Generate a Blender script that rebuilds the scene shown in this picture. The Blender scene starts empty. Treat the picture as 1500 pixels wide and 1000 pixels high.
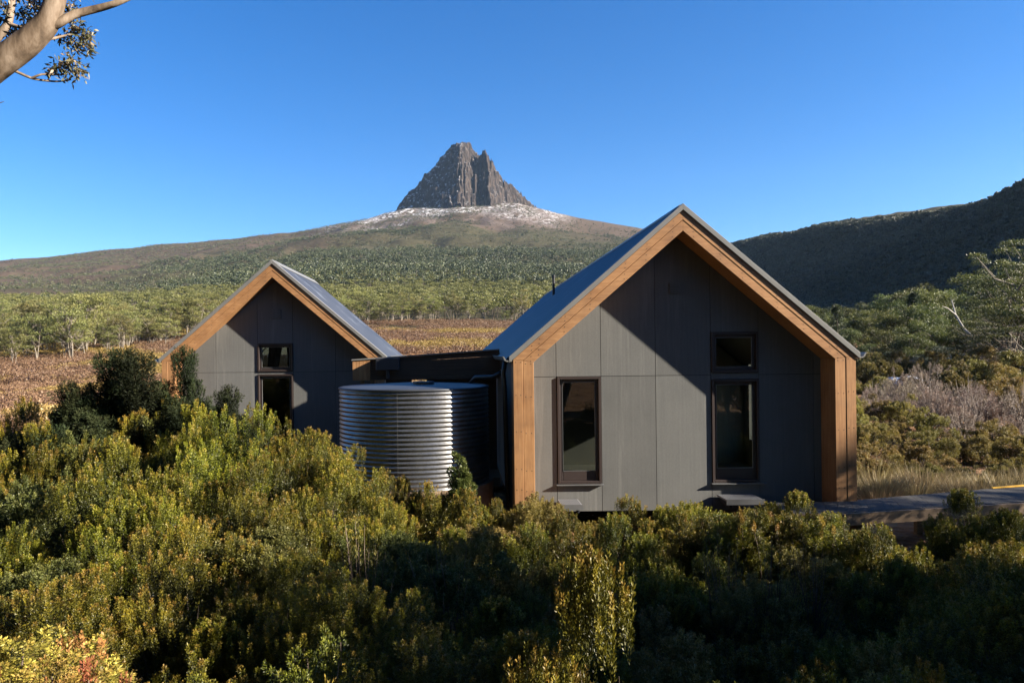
import bpy, math, random
import numpy as np
from mathutils import Vector, Matrix

# ---------------------------------------------------------------- camera, sky, sun, exposure
scene = bpy.context.scene
C = scene.collection
R = math.radians
F = 1100.0            # focal length in photo pixels (photo 1500 wide)
PX0, V0 = 672.0, 15.0 # principal point
ROLL = 0.0113
EYE = 3.0
cam_d = bpy.data.cameras.new("camera")
cam = bpy.data.objects.new("camera", cam_d)
C.objects.link(cam)
cam_d.sensor_width = 36.0
cam_d.lens = 36.0 * F / 1500.0
cam_d.shift_x = (750.0 - PX0) / 1500.0
cam_d.shift_y = V0 / 1500.0
cam_d.clip_start = 0.05
cam_d.clip_end = 12000.0
cam.matrix_world = Matrix.Translation((0, 0, EYE)) @ Matrix.Rotation(R(90), 4, 'X') @ Matrix.Rotation(-ROLL, 4, 'Z')
scene.camera = cam

SUN_EL, SUN_TH = R(24.5), R(16.3)   # sun stands to the right and a little behind the camera
sun_dir = Vector((math.cos(SUN_TH) * math.cos(SUN_EL), -math.sin(SUN_TH) * math.cos(SUN_EL), math.sin(SUN_EL)))
world = bpy.data.worlds.new("World")
scene.world = world
world.use_nodes = True
wn = world.node_tree.nodes
sky = wn.new("ShaderNodeTexSky")
sky.sky_type = 'NISHITA'
sky.sun_disc = False
sky.sun_elevation = SUN_EL
sky.sun_rotation = R(90) + SUN_TH
sky.altitude = 1000.0
sky.air_density = 1.0
sky.dust_density = 0.3
sky.ozone_density = 3.5
wn["Background"].inputs[1].default_value = 0.05
hsv = wn.new("ShaderNodeHueSaturation")
hsv.inputs['Saturation'].default_value = 1.32
hsv.inputs['Hue'].default_value = 0.508
hsv.inputs['Value'].default_value = 1.0
world.node_tree.links.new(sky.outputs[0], hsv.inputs['Color'])
world.node_tree.links.new(hsv.outputs[0], wn["Background"].inputs[0])
sd = bpy.data.lights.new("sun", 'SUN')
sd.energy = 5.0
sd.angle = R(0.5)
sd.color = (1.0, 0.89, 0.74)
sun = bpy.data.objects.new("sun", sd)
C.objects.link(sun)
sun.rotation_euler = (-sun_dir).to_track_quat('-Z', 'Y').to_euler()
vs = scene.view_settings
vs.view_transform = 'Standard'
vs.look = 'None'
vs.exposure = 2.1
vs.gamma = 1.0
scene.cycles.max_bounces = 6
scene.cycles.diffuse_bounces = 2
scene.cycles.glossy_bounces = 3
scene.cycles.transmission_bounces = 4
scene.cycles.transparent_max_bounces = 8
scene.cycles.volume_bounces = 0

rng = np.random.default_rng(7)
random.seed(7)

# ---------------------------------------------------------------- pixel -> world
def uv(px, py):
    dx, dy = px - 750.0, py - 500.0
    return dx - dy * ROLL + 750.0 - PX0, dy + dx * ROLL - V0
def P(px, py, Y):
    u, v = uv(px, py)
    return (u / F * Y, Y, EYE - v / F * Y)

# ---------------------------------------------------------------- noise
def _hash(ix, iy, seed):
    h = (ix.astype(np.int64) * 374761393 + iy.astype(np.int64) * 668265263 + seed * 1442695041) & 0xFFFFFFFF
    h = ((h ^ (h >> 13)) * 1274126177) & 0xFFFFFFFF
    return ((h ^ (h >> 16)) & 0xFFFFFF) / float(0xFFFFFF)
def vnoise(x, y, seed=0):
    x = np.asarray(x, float); y = np.asarray(y, float)
    ix, iy = np.floor(x), np.floor(y)
    fx, fy = x - ix, y - iy
    fx = fx * fx * (3 - 2 * fx); fy = fy * fy * (3 - 2 * fy)
    a = _hash(ix, iy, seed); b = _hash(ix + 1, iy, seed); c = _hash(ix, iy + 1, seed); d = _hash(ix + 1, iy + 1, seed)
    return (a * (1 - fx) + b * fx) * (1 - fy) + (c * (1 - fx) + d * fx) * fy
def fbm(x, y, seed=0, octaves=4):
    s, a, t = 0, 1.0, 0
    for k in range(octaves):
        s = s + a * vnoise(x * 2 ** k, y * 2 ** k, seed + 17 * k); t += a; a *= 0.5
    return s / t
def sstep(a, b, x):
    t = np.clip((x - a) / (b - a), 0, 1)
    return t * t * (3 - 2 * t)

# ---------------------------------------------------------------- materials
def new_mat(name):
    m = bpy.data.materials.new(name); m.use_nodes = True
    nt = m.node_tree
    return m, nt, nt.nodes, nt.links, nt.nodes["Principled BSDF"]
def node(nt, kind, **kw):
    n = nt.nodes.new(kind)
    for k, v in kw.items(): setattr(n, k, v)
    return n
def tex(nt, scale, detail=4, rough=0.55, coord='Object', stretch=None, ntype='noise'):
    tc = node(nt, "ShaderNodeTexCoord")
    src = tc.outputs[coord]
    if stretch:
        mp = node(nt, "ShaderNodeMapping"); mp.inputs['Scale'].default_value = stretch
        nt.links.new(src, mp.inputs[0]); src = mp.outputs[0]
    if ntype == 'noise':
        n = node(nt, "ShaderNodeTexNoise"); n.inputs['Scale'].default_value = scale
        n.inputs['Detail'].default_value = detail; n.inputs['Roughness'].default_value = rough
    else:
        n = node(nt, "ShaderNodeTexVoronoi"); n.inputs['Scale'].default_value = scale
    nt.links.new(src, n.inputs['Vector'])
    return n.outputs[0]
def ramp(nt, fac, stops):
    r = node(nt, "ShaderNodeValToRGB")
    e = r.color_ramp.elements
    while len(e) < len(stops): e.new(0.5)
    for k, (p, c) in enumerate(stops):
        e[k].position = p; e[k].color = (*c, 1) if len(c) == 3 else c
    nt.links.new(fac, r.inputs[0])
    return r.outputs[0]
def mix(nt, fac, a, b, mode='MIX'):
    m = node(nt, "ShaderNodeMix", data_type='RGBA', blend_type=mode)
    for sock, v in ((m.inputs[0], fac), (m.inputs[6], a), (m.inputs[7], b)):
        if hasattr(v, 'links'): nt.links.new(v, sock)
        elif isinstance(v, (int, float)): sock.default_value = v
        else: sock.default_value = (*v, 1)
    return m.outputs[2]
def bump(nt, bsdf, h, strength=0.3, dist=0.02):
    b = node(nt, "ShaderNodeBump"); b.inputs['Strength'].default_value = strength; b.inputs['Distance'].default_value = dist
    nt.links.new(h, b.inputs['Height']); nt.links.new(b.outputs[0], bsdf.inputs['Normal'])

def per_piece(nt, col, amount):
    gm = node(nt, "ShaderNodeNewGeometry"); hs = node(nt, "ShaderNodeHueSaturation"); mr = node(nt, "ShaderNodeMapRange")
    nt.links.new(gm.outputs['Random Per Island'], mr.inputs[0]); mr.inputs[3].default_value = 1 - amount; mr.inputs[4].default_value = 1 + amount
    nt.links.new(mr.outputs[0], hs.inputs['Value']); nt.links.new(col, hs.inputs['Color']); return hs.outputs[0]
def simple_mat(name, c0, c1, scale=6, rough=0.6, metal=0.0, stretch=None, bmp=0.0, spec=0.5, detail=5):
    m, nt, n, l, b = new_mat(name)
    f = tex(nt, scale, detail, stretch=stretch)
    l.new(ramp(nt, f, [(0.3, c0), (0.7, c1)]), b.inputs['Base Color'])
    b.inputs['Roughness'].default_value = rough; b.inputs['Metallic'].default_value = metal
    b.inputs['Specular IOR Level'].default_value = spec
    if bmp: bump(nt, b, f, bmp, 0.01)
    return m
def wood_mat(name, c0, c1, c2, stretch):
    m, nt, n, l, b = new_mat(name)
    f = tex(nt, 1.0, 6, 0.62, stretch=stretch)
    f2 = tex(nt, 2.2, 3)
    col = ramp(nt, f, [(0.28, c0), (0.5, c1), (0.72, c2)])
    col = mix(nt, 0.35, col, ramp(nt, f2, [(0.3, c0), (0.7, c2)]))
    wt = tex(nt, 0.9, 5, 0.7)
    col = mix(nt, 0.45, col, mix(nt, ramp(nt, wt, [(0.45, (0, 0, 0)), (0.7, (1, 1, 1))]), col, tuple(x * 0.45 + 0.02 for x in c0)))
    col = per_piece(nt, col, 0.14)
    l.new(col, b.inputs['Base Color'])
    b.inputs['Roughness'].default_value = 0.62; b.inputs['Specular IOR Level'].default_value = 0.35
    bump(nt, b, f, 0.25, 0.004)
    return m
M = {}
WOOD = ((0.155, 0.072, 0.028), (0.26, 0.13, 0.052), (0.36, 0.2, 0.09))
M['wood_v'] = wood_mat("timber_upright", *WOOD, (38, 38, 1.6))
M['wood_h'] = wood_mat("timber_raked", *WOOD, (3.2, 38, 30))
M['wood_dark'] = wood_mat("timber_dark_boards", (0.035, 0.022, 0.014), (0.06, 0.036, 0.022), (0.085, 0.052, 0.033), (1.6, 30, 30))
M['wood_old'] = wood_mat("timber_weathered", (0.09, 0.06, 0.037), (0.15, 0.1, 0.06), (0.21, 0.145, 0.088), (1.6, 30, 30))
def clad_mat():
    m, nt, n, l, b = new_mat("fibre_cement_cladding")
    f = tex(nt, 1.3, 6); g = tex(nt, 1.0, 4, stretch=(26, 26, 0.7)); h = tex(nt, 90, 2)
    col = ramp(nt, f, [(0.25, (0.084, 0.089, 0.090)), (0.75, (0.118, 0.122, 0.121))])
    col = mix(nt, 0.35, col, ramp(nt, g, [(0.3, (0.080, 0.082, 0.078)), (0.7, (0.135, 0.135, 0.127))]))
    col = mix(nt, 0.25, col, ramp(nt, h, [(0.3, (0.07, 0.07, 0.07)), (0.75, (0.16, 0.16, 0.155))]))
    st = tex(nt, 1.0, 5, 0.7, stretch=(5, 5, 0.35))
    col = mix(nt, ramp(nt, st, [(0.55, (0, 0, 0)), (0.75, (0.45, 0.45, 0.45))]), col, (0.2, 0.2, 0.19))
    col = per_piece(nt, col, 0.09)
    l.new(col, b.inputs['Base Color']); b.inputs['Roughness'].default_value = 0.75; b.inputs['Specular IOR Level'].default_value = 0.15
    bump(nt, b, h, 0.12, 0.002)
    return m
M['clad'] = clad_mat()
M['black'] = simple_mat("dark_backing", (0.008, 0.008, 0.009), (0.012, 0.012, 0.013), rough=0.8)
M['sash'] = simple_mat("stained_window_timber", (0.02, 0.014, 0.013), (0.036, 0.025, 0.023), 20, 0.45, stretch=(20, 20, 2))
M['trim'] = simple_mat("grey_metal_flashing", (0.15, 0.15, 0.145), (0.18, 0.18, 0.172), 3, 0.45, 0.15)
M['sill'] = simple_mat("pale_metal_flashing", (0.16, 0.165, 0.17), (0.2, 0.205, 0.21), 3, 0.35, 0.5)
def roof_mat():
    m, nt, n, l, b = new_mat("blue_grey_roof_sheet")
    f = tex(nt, 0.7, 5)
    col = ramp(nt, f, [(0.3, (0.045, 0.052, 0.066)), (0.7, (0.066, 0.073, 0.088))])
    # streaks of frost left on the lower part of the sheets
    tc = node(nt, "ShaderNodeTexCoord")
    st = tex(nt, 1.0, 3, stretch=(1.1, 9, 1.1)); sp = tex(nt, 0.35, 2)
    k = ramp(nt, st, [(0.60, (0, 0, 0)), (0.68, (1, 1, 1))]); k2 = ramp(nt, sp, [(0.5, (0, 0, 0)), (0.62, (1, 1, 1))])
    fr = mix(nt, 1.0, k, k2, 'MULTIPLY')
    fr = mix(nt, 0.75, (0, 0, 0), fr)
    col = mix(nt, fr, col, (0.32, 0.36, 0.42))
    l.new(col, b.inputs['Base Color'])
    b.inputs['Roughness'].default_value = 0.33; b.inputs['Metallic'].default_value = 0.25
    return m
M['roof'] = roof_mat()
def galv_mat():
    m, nt, n, l, b = new_mat("zinc_coated_steel")
    f = tex(nt, 5, 4); g = tex(nt, 24, 2, ntype='voronoi')
    col = ramp(nt, f, [(0.3, (0.115, 0.117, 0.12)), (0.7, (0.19, 0.19, 0.185))])
    col = mix(nt, 0.12, col, ramp(nt, g, [(0.0, (0.2, 0.2, 0.2)), (0.6, (0.6, 0.6, 0.6))]))
    l.new(col, b.inputs['Base Color']); b.inputs['Roughness'].default_value = 0.3; b.inputs['Metallic'].default_value = 0.85
    return m
M['galv'] = galv_mat()
M['lid'] = simple_mat("tank_lid_steel", (0.03, 0.034, 0.042), (0.045, 0.05, 0.06), 3, 0.45, 0.2)
M['grate'] = simple_mat("galvanised_grating", (0.22, 0.23, 0.25), (0.32, 0.33, 0.35), 60, 0.5, 0.4)
M['deck'] = simple_mat("grey_mesh_decking", (0.055, 0.053, 0.05), (0.1, 0.097, 0.092), 40, 0.85, 0.0, spec=0.08)
M['yellow'] = simple_mat("yellow_paint", (0.62, 0.33, 0.02), (0.7, 0.4, 0.03), 4, 0.5)
M['concrete'] = simple_mat("sandy_concrete", (0.16, 0.105, 0.07), (0.22, 0.155, 0.105), 7, 0.85, bmp=0.2)
M['pipe'] = simple_mat("black_plastic", (0.012, 0.012, 0.014), (0.02, 0.02, 0.022), 4, 0.4)
M['room_shade'] = simple_mat("room_shade_lining", (0.02, 0.02, 0.018), (0.03, 0.03, 0.026), 2, 0.6)  # near-black lining; the unlit look of the rooms is in the colour
M['ply'] = simple_mat("bright_plywood", (0.3, 0.25, 0.14), (0.38, 0.32, 0.19), 2, 0.6, stretch=(8, 8, 1))  # bright partition half; colour stands in for a warmer-lit room
M['shade_cloth'] = simple_mat("dark_box_paint", (0.02, 0.022, 0.03), (0.03, 0.032, 0.04), 4, 0.5)
def glass_mat():
    m, nt, n, l, b = new_mat("window_glass")
    tr = node(nt, "ShaderNodeBsdfTransparent"); tr.inputs[0].default_value = (0.72, 0.76, 0.72, 1)
    gl = node(nt, "ShaderNodeBsdfGlossy"); gl.inputs['Roughness'].default_value = 0.01
    fr = node(nt, "ShaderNodeFresnel"); fr.inputs[0].default_value = 1.6
    mx = node(nt, "ShaderNodeMixShader")
    l.new(fr.outputs[0], mx.inputs[0]); l.new(tr.outputs[0], mx.inputs[1]); l.new(gl.outputs[0], mx.inputs[2])
    l.new(mx.outputs[0], n["Material Output"].inputs[0])
    return m
M['glass'] = glass_mat()
def bark_mat(name, c0, c1, c2, stretch=(6, 6, 1.2), scale=1.0):
    m, nt, n, l, b = new_mat(name)
    f = tex(nt, scale, 6, 0.6, stretch=stretch)
    l.new(ramp(nt, f, [(0.3, c0), (0.5, c1), (0.7, c2)]), b.inputs['Base Color'])
    b.inputs['Roughness'].default_value = 0.75; b.inputs['Specular IOR Level'].default_value = 0.25
    bump(nt, b, f, 0.35, 0.02)
    return m
M['bark_gum'] = bark_mat("pale_gum_bark", (0.03, 0.021, 0.015), (0.13, 0.095, 0.066), (0.24, 0.19, 0.145), (7, 7, 2.2), 1.6)
M['bark_far'] = bark_mat("pale_far_bark", (0.09, 0.075, 0.055), (0.17, 0.145, 0.115), (0.27, 0.24, 0.2), (1, 1, 0.3))
M['bark_dark'] = bark_mat("brown_twig_bark", (0.05, 0.035, 0.026), (0.1, 0.075, 0.058), (0.19, 0.15, 0.125), (12, 12, 3))
M['bark_grey'] = bark_mat("grey_dry_twigs", (0.08, 0.065, 0.055), (0.17, 0.14, 0.12), (0.28, 0.24, 0.21), (12, 12, 3))
M['dead'] = bark_mat("bleached_dead_wood", (0.16, 0.15, 0.135), (0.24, 0.225, 0.205), (0.3, 0.285, 0.265))

def leaf_mat(name, low, mid, high, tip=None, trans=0.3, rough=0.5, spec=0.35, vary=0.25):
    """colour runs from low to high with the leaf's own shade (attribute R), tips (attribute G) take the tip colour"""
    m, nt, n, l, b = new_mat(name)
    at = node(nt, "ShaderNodeAttribute", attribute_name="shade")
    sp = node(nt, "ShaderNodeSeparateColor"); l.new(at.outputs['Color'], sp.inputs[0])
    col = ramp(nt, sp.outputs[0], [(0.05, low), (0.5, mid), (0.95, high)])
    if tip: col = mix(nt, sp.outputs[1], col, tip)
    oi = node(nt, "ShaderNodeObjectInfo")
    hs = node(nt, "ShaderNodeHueSaturation")
    ma = node(nt, "ShaderNodeMapRange"); l.new(oi.outputs['Random'], ma.inputs[0])
    ma.inputs[3].default_value = 1 - vary; ma.inputs[4].default_value = 1 + vary
    mb = node(nt, "ShaderNodeMapRange"); mu = node(nt, "ShaderNodeMath", operation='FRACT'); mm = node(nt, "ShaderNodeMath", operation='MULTIPLY')
    l.new(oi.outputs['Random'], mm.inputs[0]); mm.inputs[1].default_value = 7.31; l.new(mm.outputs[0], mu.inputs[0]); l.new(mu.outputs[0], mb.inputs[0])
    mb.inputs[3].default_value = 0.5 - 0.03 * vary / 0.25; mb.inputs[4].default_value = 0.5 + 0.02 * vary / 0.25
    l.new(ma.outputs[0], hs.inputs['Value']); l.new(mb.outputs[0], hs.inputs['Hue']); l.new(col, hs.inputs['Color'])
    col = hs.outputs[0]
    l.new(col, b.inputs['Base Color']); b.inputs['Roughness'].default_value = rough; b.inputs['Specular IOR Level'].default_value = spec
    tl = node(nt, "ShaderNodeBsdfTranslucent"); l.new(col, tl.inputs[0])
    mx = node(nt, "ShaderNodeMixShader"); mx.inputs[0].default_value = trans
    l.new(b.outputs[0], mx.inputs[1]); l.new(tl.outputs[0], mx.inputs[2]); l.new(mx.outputs[0], n["Material Output"].inputs[0])
    return m
M['leaf_tea'] = leaf_mat("yellow_green_heath_leaf", (0.013, 0.017, 0.003), (0.075, 0.083, 0.007), (0.235, 0.222, 0.017), (0.25, 0.165, 0.03), trans=0.2)
M['leaf_gold'] = leaf_mat("golden_heath_leaf", (0.09, 0.085, 0.018), (0.2, 0.17, 0.03), (0.45, 0.36, 0.07), (0.30, 0.14, 0.05))
M['leaf_dark'] = leaf_mat("dark_green_needle", (0.006, 0.009, 0.004), (0.013, 0.019, 0.008), (0.024, 0.032, 0.012), (0.035, 0.04, 0.015), trans=0.1, rough=0.7, spec=0.12)
M['leaf_gum'] = leaf_mat("olive_gum_leaf", (0.07, 0.076, 0.024), (0.155, 0.158, 0.048), (0.25, 0.238, 0.078), (0.24, 0.23, 0.06))
M['leaf_wood'] = leaf_mat("deep_olive_leaf", (0.03, 0.042, 0.012), (0.07, 0.085, 0.02), (0.13, 0.14, 0.035), (0.15, 0.15, 0.04))
M['leaf_pine'] = leaf_mat("dark_pine_needle", (0.016, 0.026, 0.012), (0.035, 0.05, 0.02), (0.06, 0.075, 0.028), trans=0.15)
M['leaf_near'] = leaf_mat("grey_green_gum_leaf", (0.05, 0.06, 0.03), (0.1, 0.11, 0.045), (0.2, 0.19, 0.08), (0.26, 0.2, 0.1), spec=0.6)
M['leaf_olive'] = leaf_mat("olive_brown_heath_leaf", (0.06, 0.052, 0.014), (0.15, 0.13, 0.028), (0.26, 0.215, 0.055), (0.2, 0.15, 0.06))
M['leaf_dry'] = leaf_mat("pinkish_dry_heath", (0.085, 0.065, 0.047), (0.165, 0.13, 0.095), (0.27, 0.215, 0.16), (0.25, 0.16, 0.09), trans=0.2)
M['grass'] = leaf_mat("straw_tussock_blade", (0.16, 0.12, 0.05), (0.28, 0.215, 0.095), (0.42, 0.34, 0.17), (0.45, 0.36, 0.18), trans=0.3)
M['moor'] = leaf_mat("moorland_heath_leaf", (0.075, 0.04, 0.026), (0.145, 0.083, 0.048), (0.215, 0.135, 0.07), (0.25, 0.175, 0.045), trans=0.2)
M['hill_leaf'] = leaf_mat("hillside_forest_leaf", (0.022, 0.032, 0.018), (0.062, 0.072, 0.034), (0.125, 0.13, 0.06), (0.16, 0.15, 0.06), trans=0.15)

M['leaf_ridge'] = leaf_mat("shaded_ridge_leaf", (0.014, 0.02, 0.014), (0.034, 0.042, 0.026), (0.07, 0.075, 0.04), trans=0.1)  # darker copy of the hillside leaf; the ridge's shade deepened in colour

# ---------------------------------------------------------------- mesh helpers
def mesh_from(name, verts, faces, mat, smooth=False, shade=None):
    """faces: (n,4) or (n,3) array, or list of such arrays"""
    me = bpy.data.meshes.new(name)
    verts = np.asarray(verts, np.float32)
    if isinstance(faces, list) and len(faces) and not hasattr(faces[0], 'ndim'):
        me.from_pydata(verts.tolist(), [], faces)
    else:
        fl = faces if isinstance(faces, list) else [faces]
        fl = [np.asarray(f, np.int32) for f in fl if len(f)]
        me.vertices.add(len(verts)); me.vertices.foreach_set("co", verts.ravel())
        loops = np.concatenate([f.ravel() for f in fl])
        tot = np.concatenate([np.full(len(f), f.shape[1], np.int32) for f in fl])
        st = np.concatenate([[0], np.cumsum(tot)[:-1]]).astype(np.int32)
        me.loops.add(len(loops)); me.loops.foreach_set("vertex_index", loops)
        me.polygons.add(len(tot)); me.polygons.foreach_set("loop_start", st); me.polygons.foreach_set("loop_total", tot)
        me.update(calc_edges=True)
    if smooth: me.polygons.foreach_set("use_smooth", np.ones(len(me.polygons), bool))
    if shade is not None:
        a = me.attributes.new("shade", 'FLOAT_COLOR', 'POINT')
        c = np.zeros((len(verts), 4), np.float32); c[:, :shade.shape[1]] = shade; c[:, 3] = 1
        a.data.foreach_set("color", c.ravel())
    for mm in (mat if isinstance(mat, (list, tuple)) else [mat]): me.materials.append(mm)
    me.validate()
    return me
def obj(name, me, parent=None, loc=(0, 0, 0)):
    o = bpy.data.objects.new(name, me); C.objects.link(o)
    o.location = loc
    if parent: o.parent = parent
    return o
def tag(o, label=None, cat=None, group=None, kind=None):
    for k, v in (('label', label), ('category', cat), ('group', group), ('kind', kind)):
        if v: o[k] = v
    return o
def thing(name, label, cat, loc=(0, 0, 0), group=None):
    o = bpy.data.objects.new(name, None); C.objects.link(o)
    o.location = loc; o.empty_display_size = 0.2
    return tag(o, label, cat, group)

class MB:
    """collects simple solids into one mesh"""
    def __init__(s): s.v, s.f, s.dark = [], [], None
    def nails(s, pts, r=0.009):
        s.dark = len(s.f)
        for x, y, z in pts: s.box(x - r, x + r, y - 0.0015, y + 0.01, z - r, z + r)
    def add(s, vs, fs):
        k = len(s.v); s.v += [tuple(v) for v in vs]; s.f += [[i + k for i in f] for f in fs]; return s
    def box(s, x0, x1, y0, y1, z0, z1):
        return s.add([(x0, y0, z0), (x1, y0, z0), (x1, y1, z0), (x0, y1, z0), (x0, y0, z1), (x1, y0, z1), (x1, y1, z1), (x0, y1, z1)],
                     [[3, 2, 1, 0], [4, 5, 6, 7], [0, 1, 5, 4], [1, 2, 6, 5], [2, 3, 7, 6], [3, 0, 4, 7]])
    def prism(s, poly, y0, y1):
        """poly: list of (x, z), counter-clockwise seen from -y"""
        n = len(poly)
        vs = [(x, y0, z) for x, z in poly] + [(x, y1, z) for x, z in poly]
        return s.add(vs, [list(range(n)), list(range(2 * n - 1, n - 1, -1))] + [[(i + 1) % n, i, i + n, (i + 1) % n + n] for i in range(n)])
    def plan(s, poly, z0, z1):
        """poly: list of (x, y), counter-clockwise seen from above"""
        n = len(poly)
        vs = [(x, y, z0) for x, y in poly] + [(x, y, z1) for x, y in poly]
        return s.add(vs, [list(range(n - 1, -1, -1)), list(range(n, 2 * n))] + [[i, (i + 1) % n, (i + 1) % n + n, i + n] for i in range(n)])
    def tube(s, pts, rad, n=8, cap=True):
        v, f = tube(pts, rad, n)
        s.add(v, f.tolist())
        if cap:
            k = len(s.v) - len(v)
            s.f.append([k + i for i in range(n)][::-1]); s.f.append([k + len(v) - n + i for i in range(n)])
        return s
    def build(s, name, mat, parent=None, bevel=0.0, smooth=False):
        me = bpy.data.meshes.new(name); me.from_pydata(s.v, [], s.f); me.materials.append(mat)
        if s.dark is not None:
            me.materials.append(M['black']); k = np.zeros(len(s.f), np.int32); k[s.dark:] = 1; me.polygons.foreach_set('material_index', k)
        if smooth: me.polygons.foreach_set("use_smooth", np.ones(len(me.polygons), bool))
        me.validate()
        o = obj(name, me, parent)
        if bevel:
            b = o.modifiers.new("bevel", 'BEVEL'); b.width = bevel; b.segments = 1; b.limit_method = 'ANGLE'; b.angle_limit = R(40)
        return o
def tube(pts, rad, n=6):
    pts = np.asarray(pts, float); m = len(pts)
    rad = np.broadcast_to(np.asarray(rad, float), (m,))
    t = np.gradient(pts, axis=0); t /= np.linalg.norm(t, axis=1)[:, None] + 1e-9
    ref = np.array([0, 0, 1.0]) if abs(t[:, 2]).mean() < 0.8 else np.array([1.0, 0, 0])
    a = np.cross(t, ref); a /= np.linalg.norm(a, axis=1)[:, None] + 1e-9
    b = np.cross(t, a)
    an = np.arange(n) * 2 * np.pi / n
    v = pts[:, None] + rad[:, None, None] * (np.cos(an)[None, :, None] * a[:, None] + np.sin(an)[None, :, None] * b[:, None])
    i, j = np.meshgrid(np.arange(m - 1), np.arange(n), indexing='ij')
    j2 = (j + 1) % n
    f = np.stack([i * n + j, i * n + j2, (i + 1) * n + j2, (i + 1) * n + j], -1).reshape(-1, 4)
    return v.reshape(-1, 3), f
class Tubes:
    def __init__(s): s.v, s.f, s.k = [], [], 0
    def add(s, pts, rad, n=5):
        v, f = tube(pts, rad, n); s.v.append(v); s.f.append(f + s.k); s.k += len(v)
    def mesh(s, name, mat): return mesh_from(name, np.concatenate(s.v), np.concatenate(s.f), mat, smooth=True)
def unit(v): return v / (np.linalg.norm(v, axis=-1, keepdims=True) + 1e-9)
def leaves(c, d, L, W, shade, g=None, fold=0.0, nrm=None, loose=0.55):
    """one diamond quad per leaf: c base points, d directions, L lengths, W widths -> verts, faces, shade"""
    g = g or rng
    n = len(c); d = unit(d)
    ref = g.normal(size=(n, 3))
    if nrm is not None: ref = unit(nrm) + ref * loose
    s = unit(np.cross(d, ref))
    L = np.broadcast_to(L, (n,))[:, None]; W = np.broadcast_to(W, (n,))[:, None]
    up = np.cross(s, d)
    v = np.stack([c, c + d * L * 0.5 + s * W * 0.5 + up * W * fold, c + d * L, c + d * L * 0.5 - s * W * 0.5 + up * W * fold], 1).reshape(-1, 3)
    f = np.arange(n * 4).reshape(n, 4)
    return v, f, np.repeat(shade, 4, 0)

# ---------------------------------------------------------------- terrain
COLS = [-500, 0, 100, 200, 300, 400, 450, 500, 540, 578, 620, 678, 720, 765, 800, 850, 900, 935, 1000, 1080, 1200, 1350, 1500, 1900]
SKY =  [400, 384, 373, 363, 354, 345, 338, 328, 320, 311, 304, 299, 297, 299, 308, 320, 328, 334, 348, 362, 385, 395, 400, 400]
YL = np.array([0, 12, 20, 30, 45, 60, 80, 100, 150, 220, 300, 400, 550, 800, 1200, 1650, 1950, 2150, 2700.0])
LEFT = {20: None, 45: 598, 60: 575, 80: 552, 100: 536, 150: 508, 220: 486, 300: 470, 400: 455, 550: 440, 800: 426, 1200: 408, 1650: 0.55}
MID =  {20: None, 45: 590, 60: 560, 80: 530, 100: 512, 150: 488, 220: 468, 300: 452, 400: 438, 550: 420, 800: 398, 1200: 372, 1650: 0.5}
RIGHT = {20: None, 45: 563, 60: 560, 80: 553, 100: 543, 150: 505, 220: 478, 300: 468, 400: 462, 550: 455, 800: 440, 1200: 420, 1650: 0.5}
def _table():
    tab = np.zeros((len(COLS), len(YL)))
    for i, px in enumerate(COLS):
        for j, Y in enumerate(YL):
            def zz(py): return P(px, py, Y)[2]
            wl = float(np.clip((480 - px) / 330, 0, 1)); wr = float(np.clip((px - 1000) / 300, 0, 1)); wm = 1 - wl - wr
            if Y < 45:
                z = -0.3
                z45 = sum(w * P(px, d[45], 45)[2] for w, d in ((wl, LEFT), (wm, MID), (wr, RIGHT)))
                z = -0.3 + (z45 + 0.3) * float(sstep(16, 45, np.array(Y)))
            elif Y <= 1200:
                z = sum(w * zz(d[int(Y)]) for w, d in ((wl, LEFT), (wm, MID), (wr, RIGHT)))
            else:
                sk = SKY[i]
                p12 = sum(w * d[1200] for w, d in ((wl, LEFT), (wm, MID), (wr, RIGHT)))
                if Y == 1650: z = zz(sk + (p12 - sk) * 0.42)
                elif Y == 1950: z = zz(sk)
                elif Y == 2150: z = P(px, sk, 1950)[2] - 10
                else: z = P(px, sk, 1950)[2] - 120
            tab[i, j] = z
    return tab
TAB = _table()
UC = np.array([(px - PX0) / F for px in COLS])
def _smooth_interp(u, lY):
    fi = np.interp(u, UC, np.arange(len(UC))); fj = np.interp(lY, np.log(YL + 10), np.arange(len(YL)))
    i0 = np.clip(np.floor(fi).astype(int), 0, len(UC) - 2); j0 = np.clip(np.floor(fj).astype(int), 0, len(YL) - 2)
    a, b = fi - i0, fj - j0
    return (TAB[i0, j0] * (1 - a) + TAB[i0 + 1, j0] * a) * (1 - b) + (TAB[i0, j0 + 1] * (1 - a) + TAB[i0 + 1, j0 + 1] * a) * b
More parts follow.
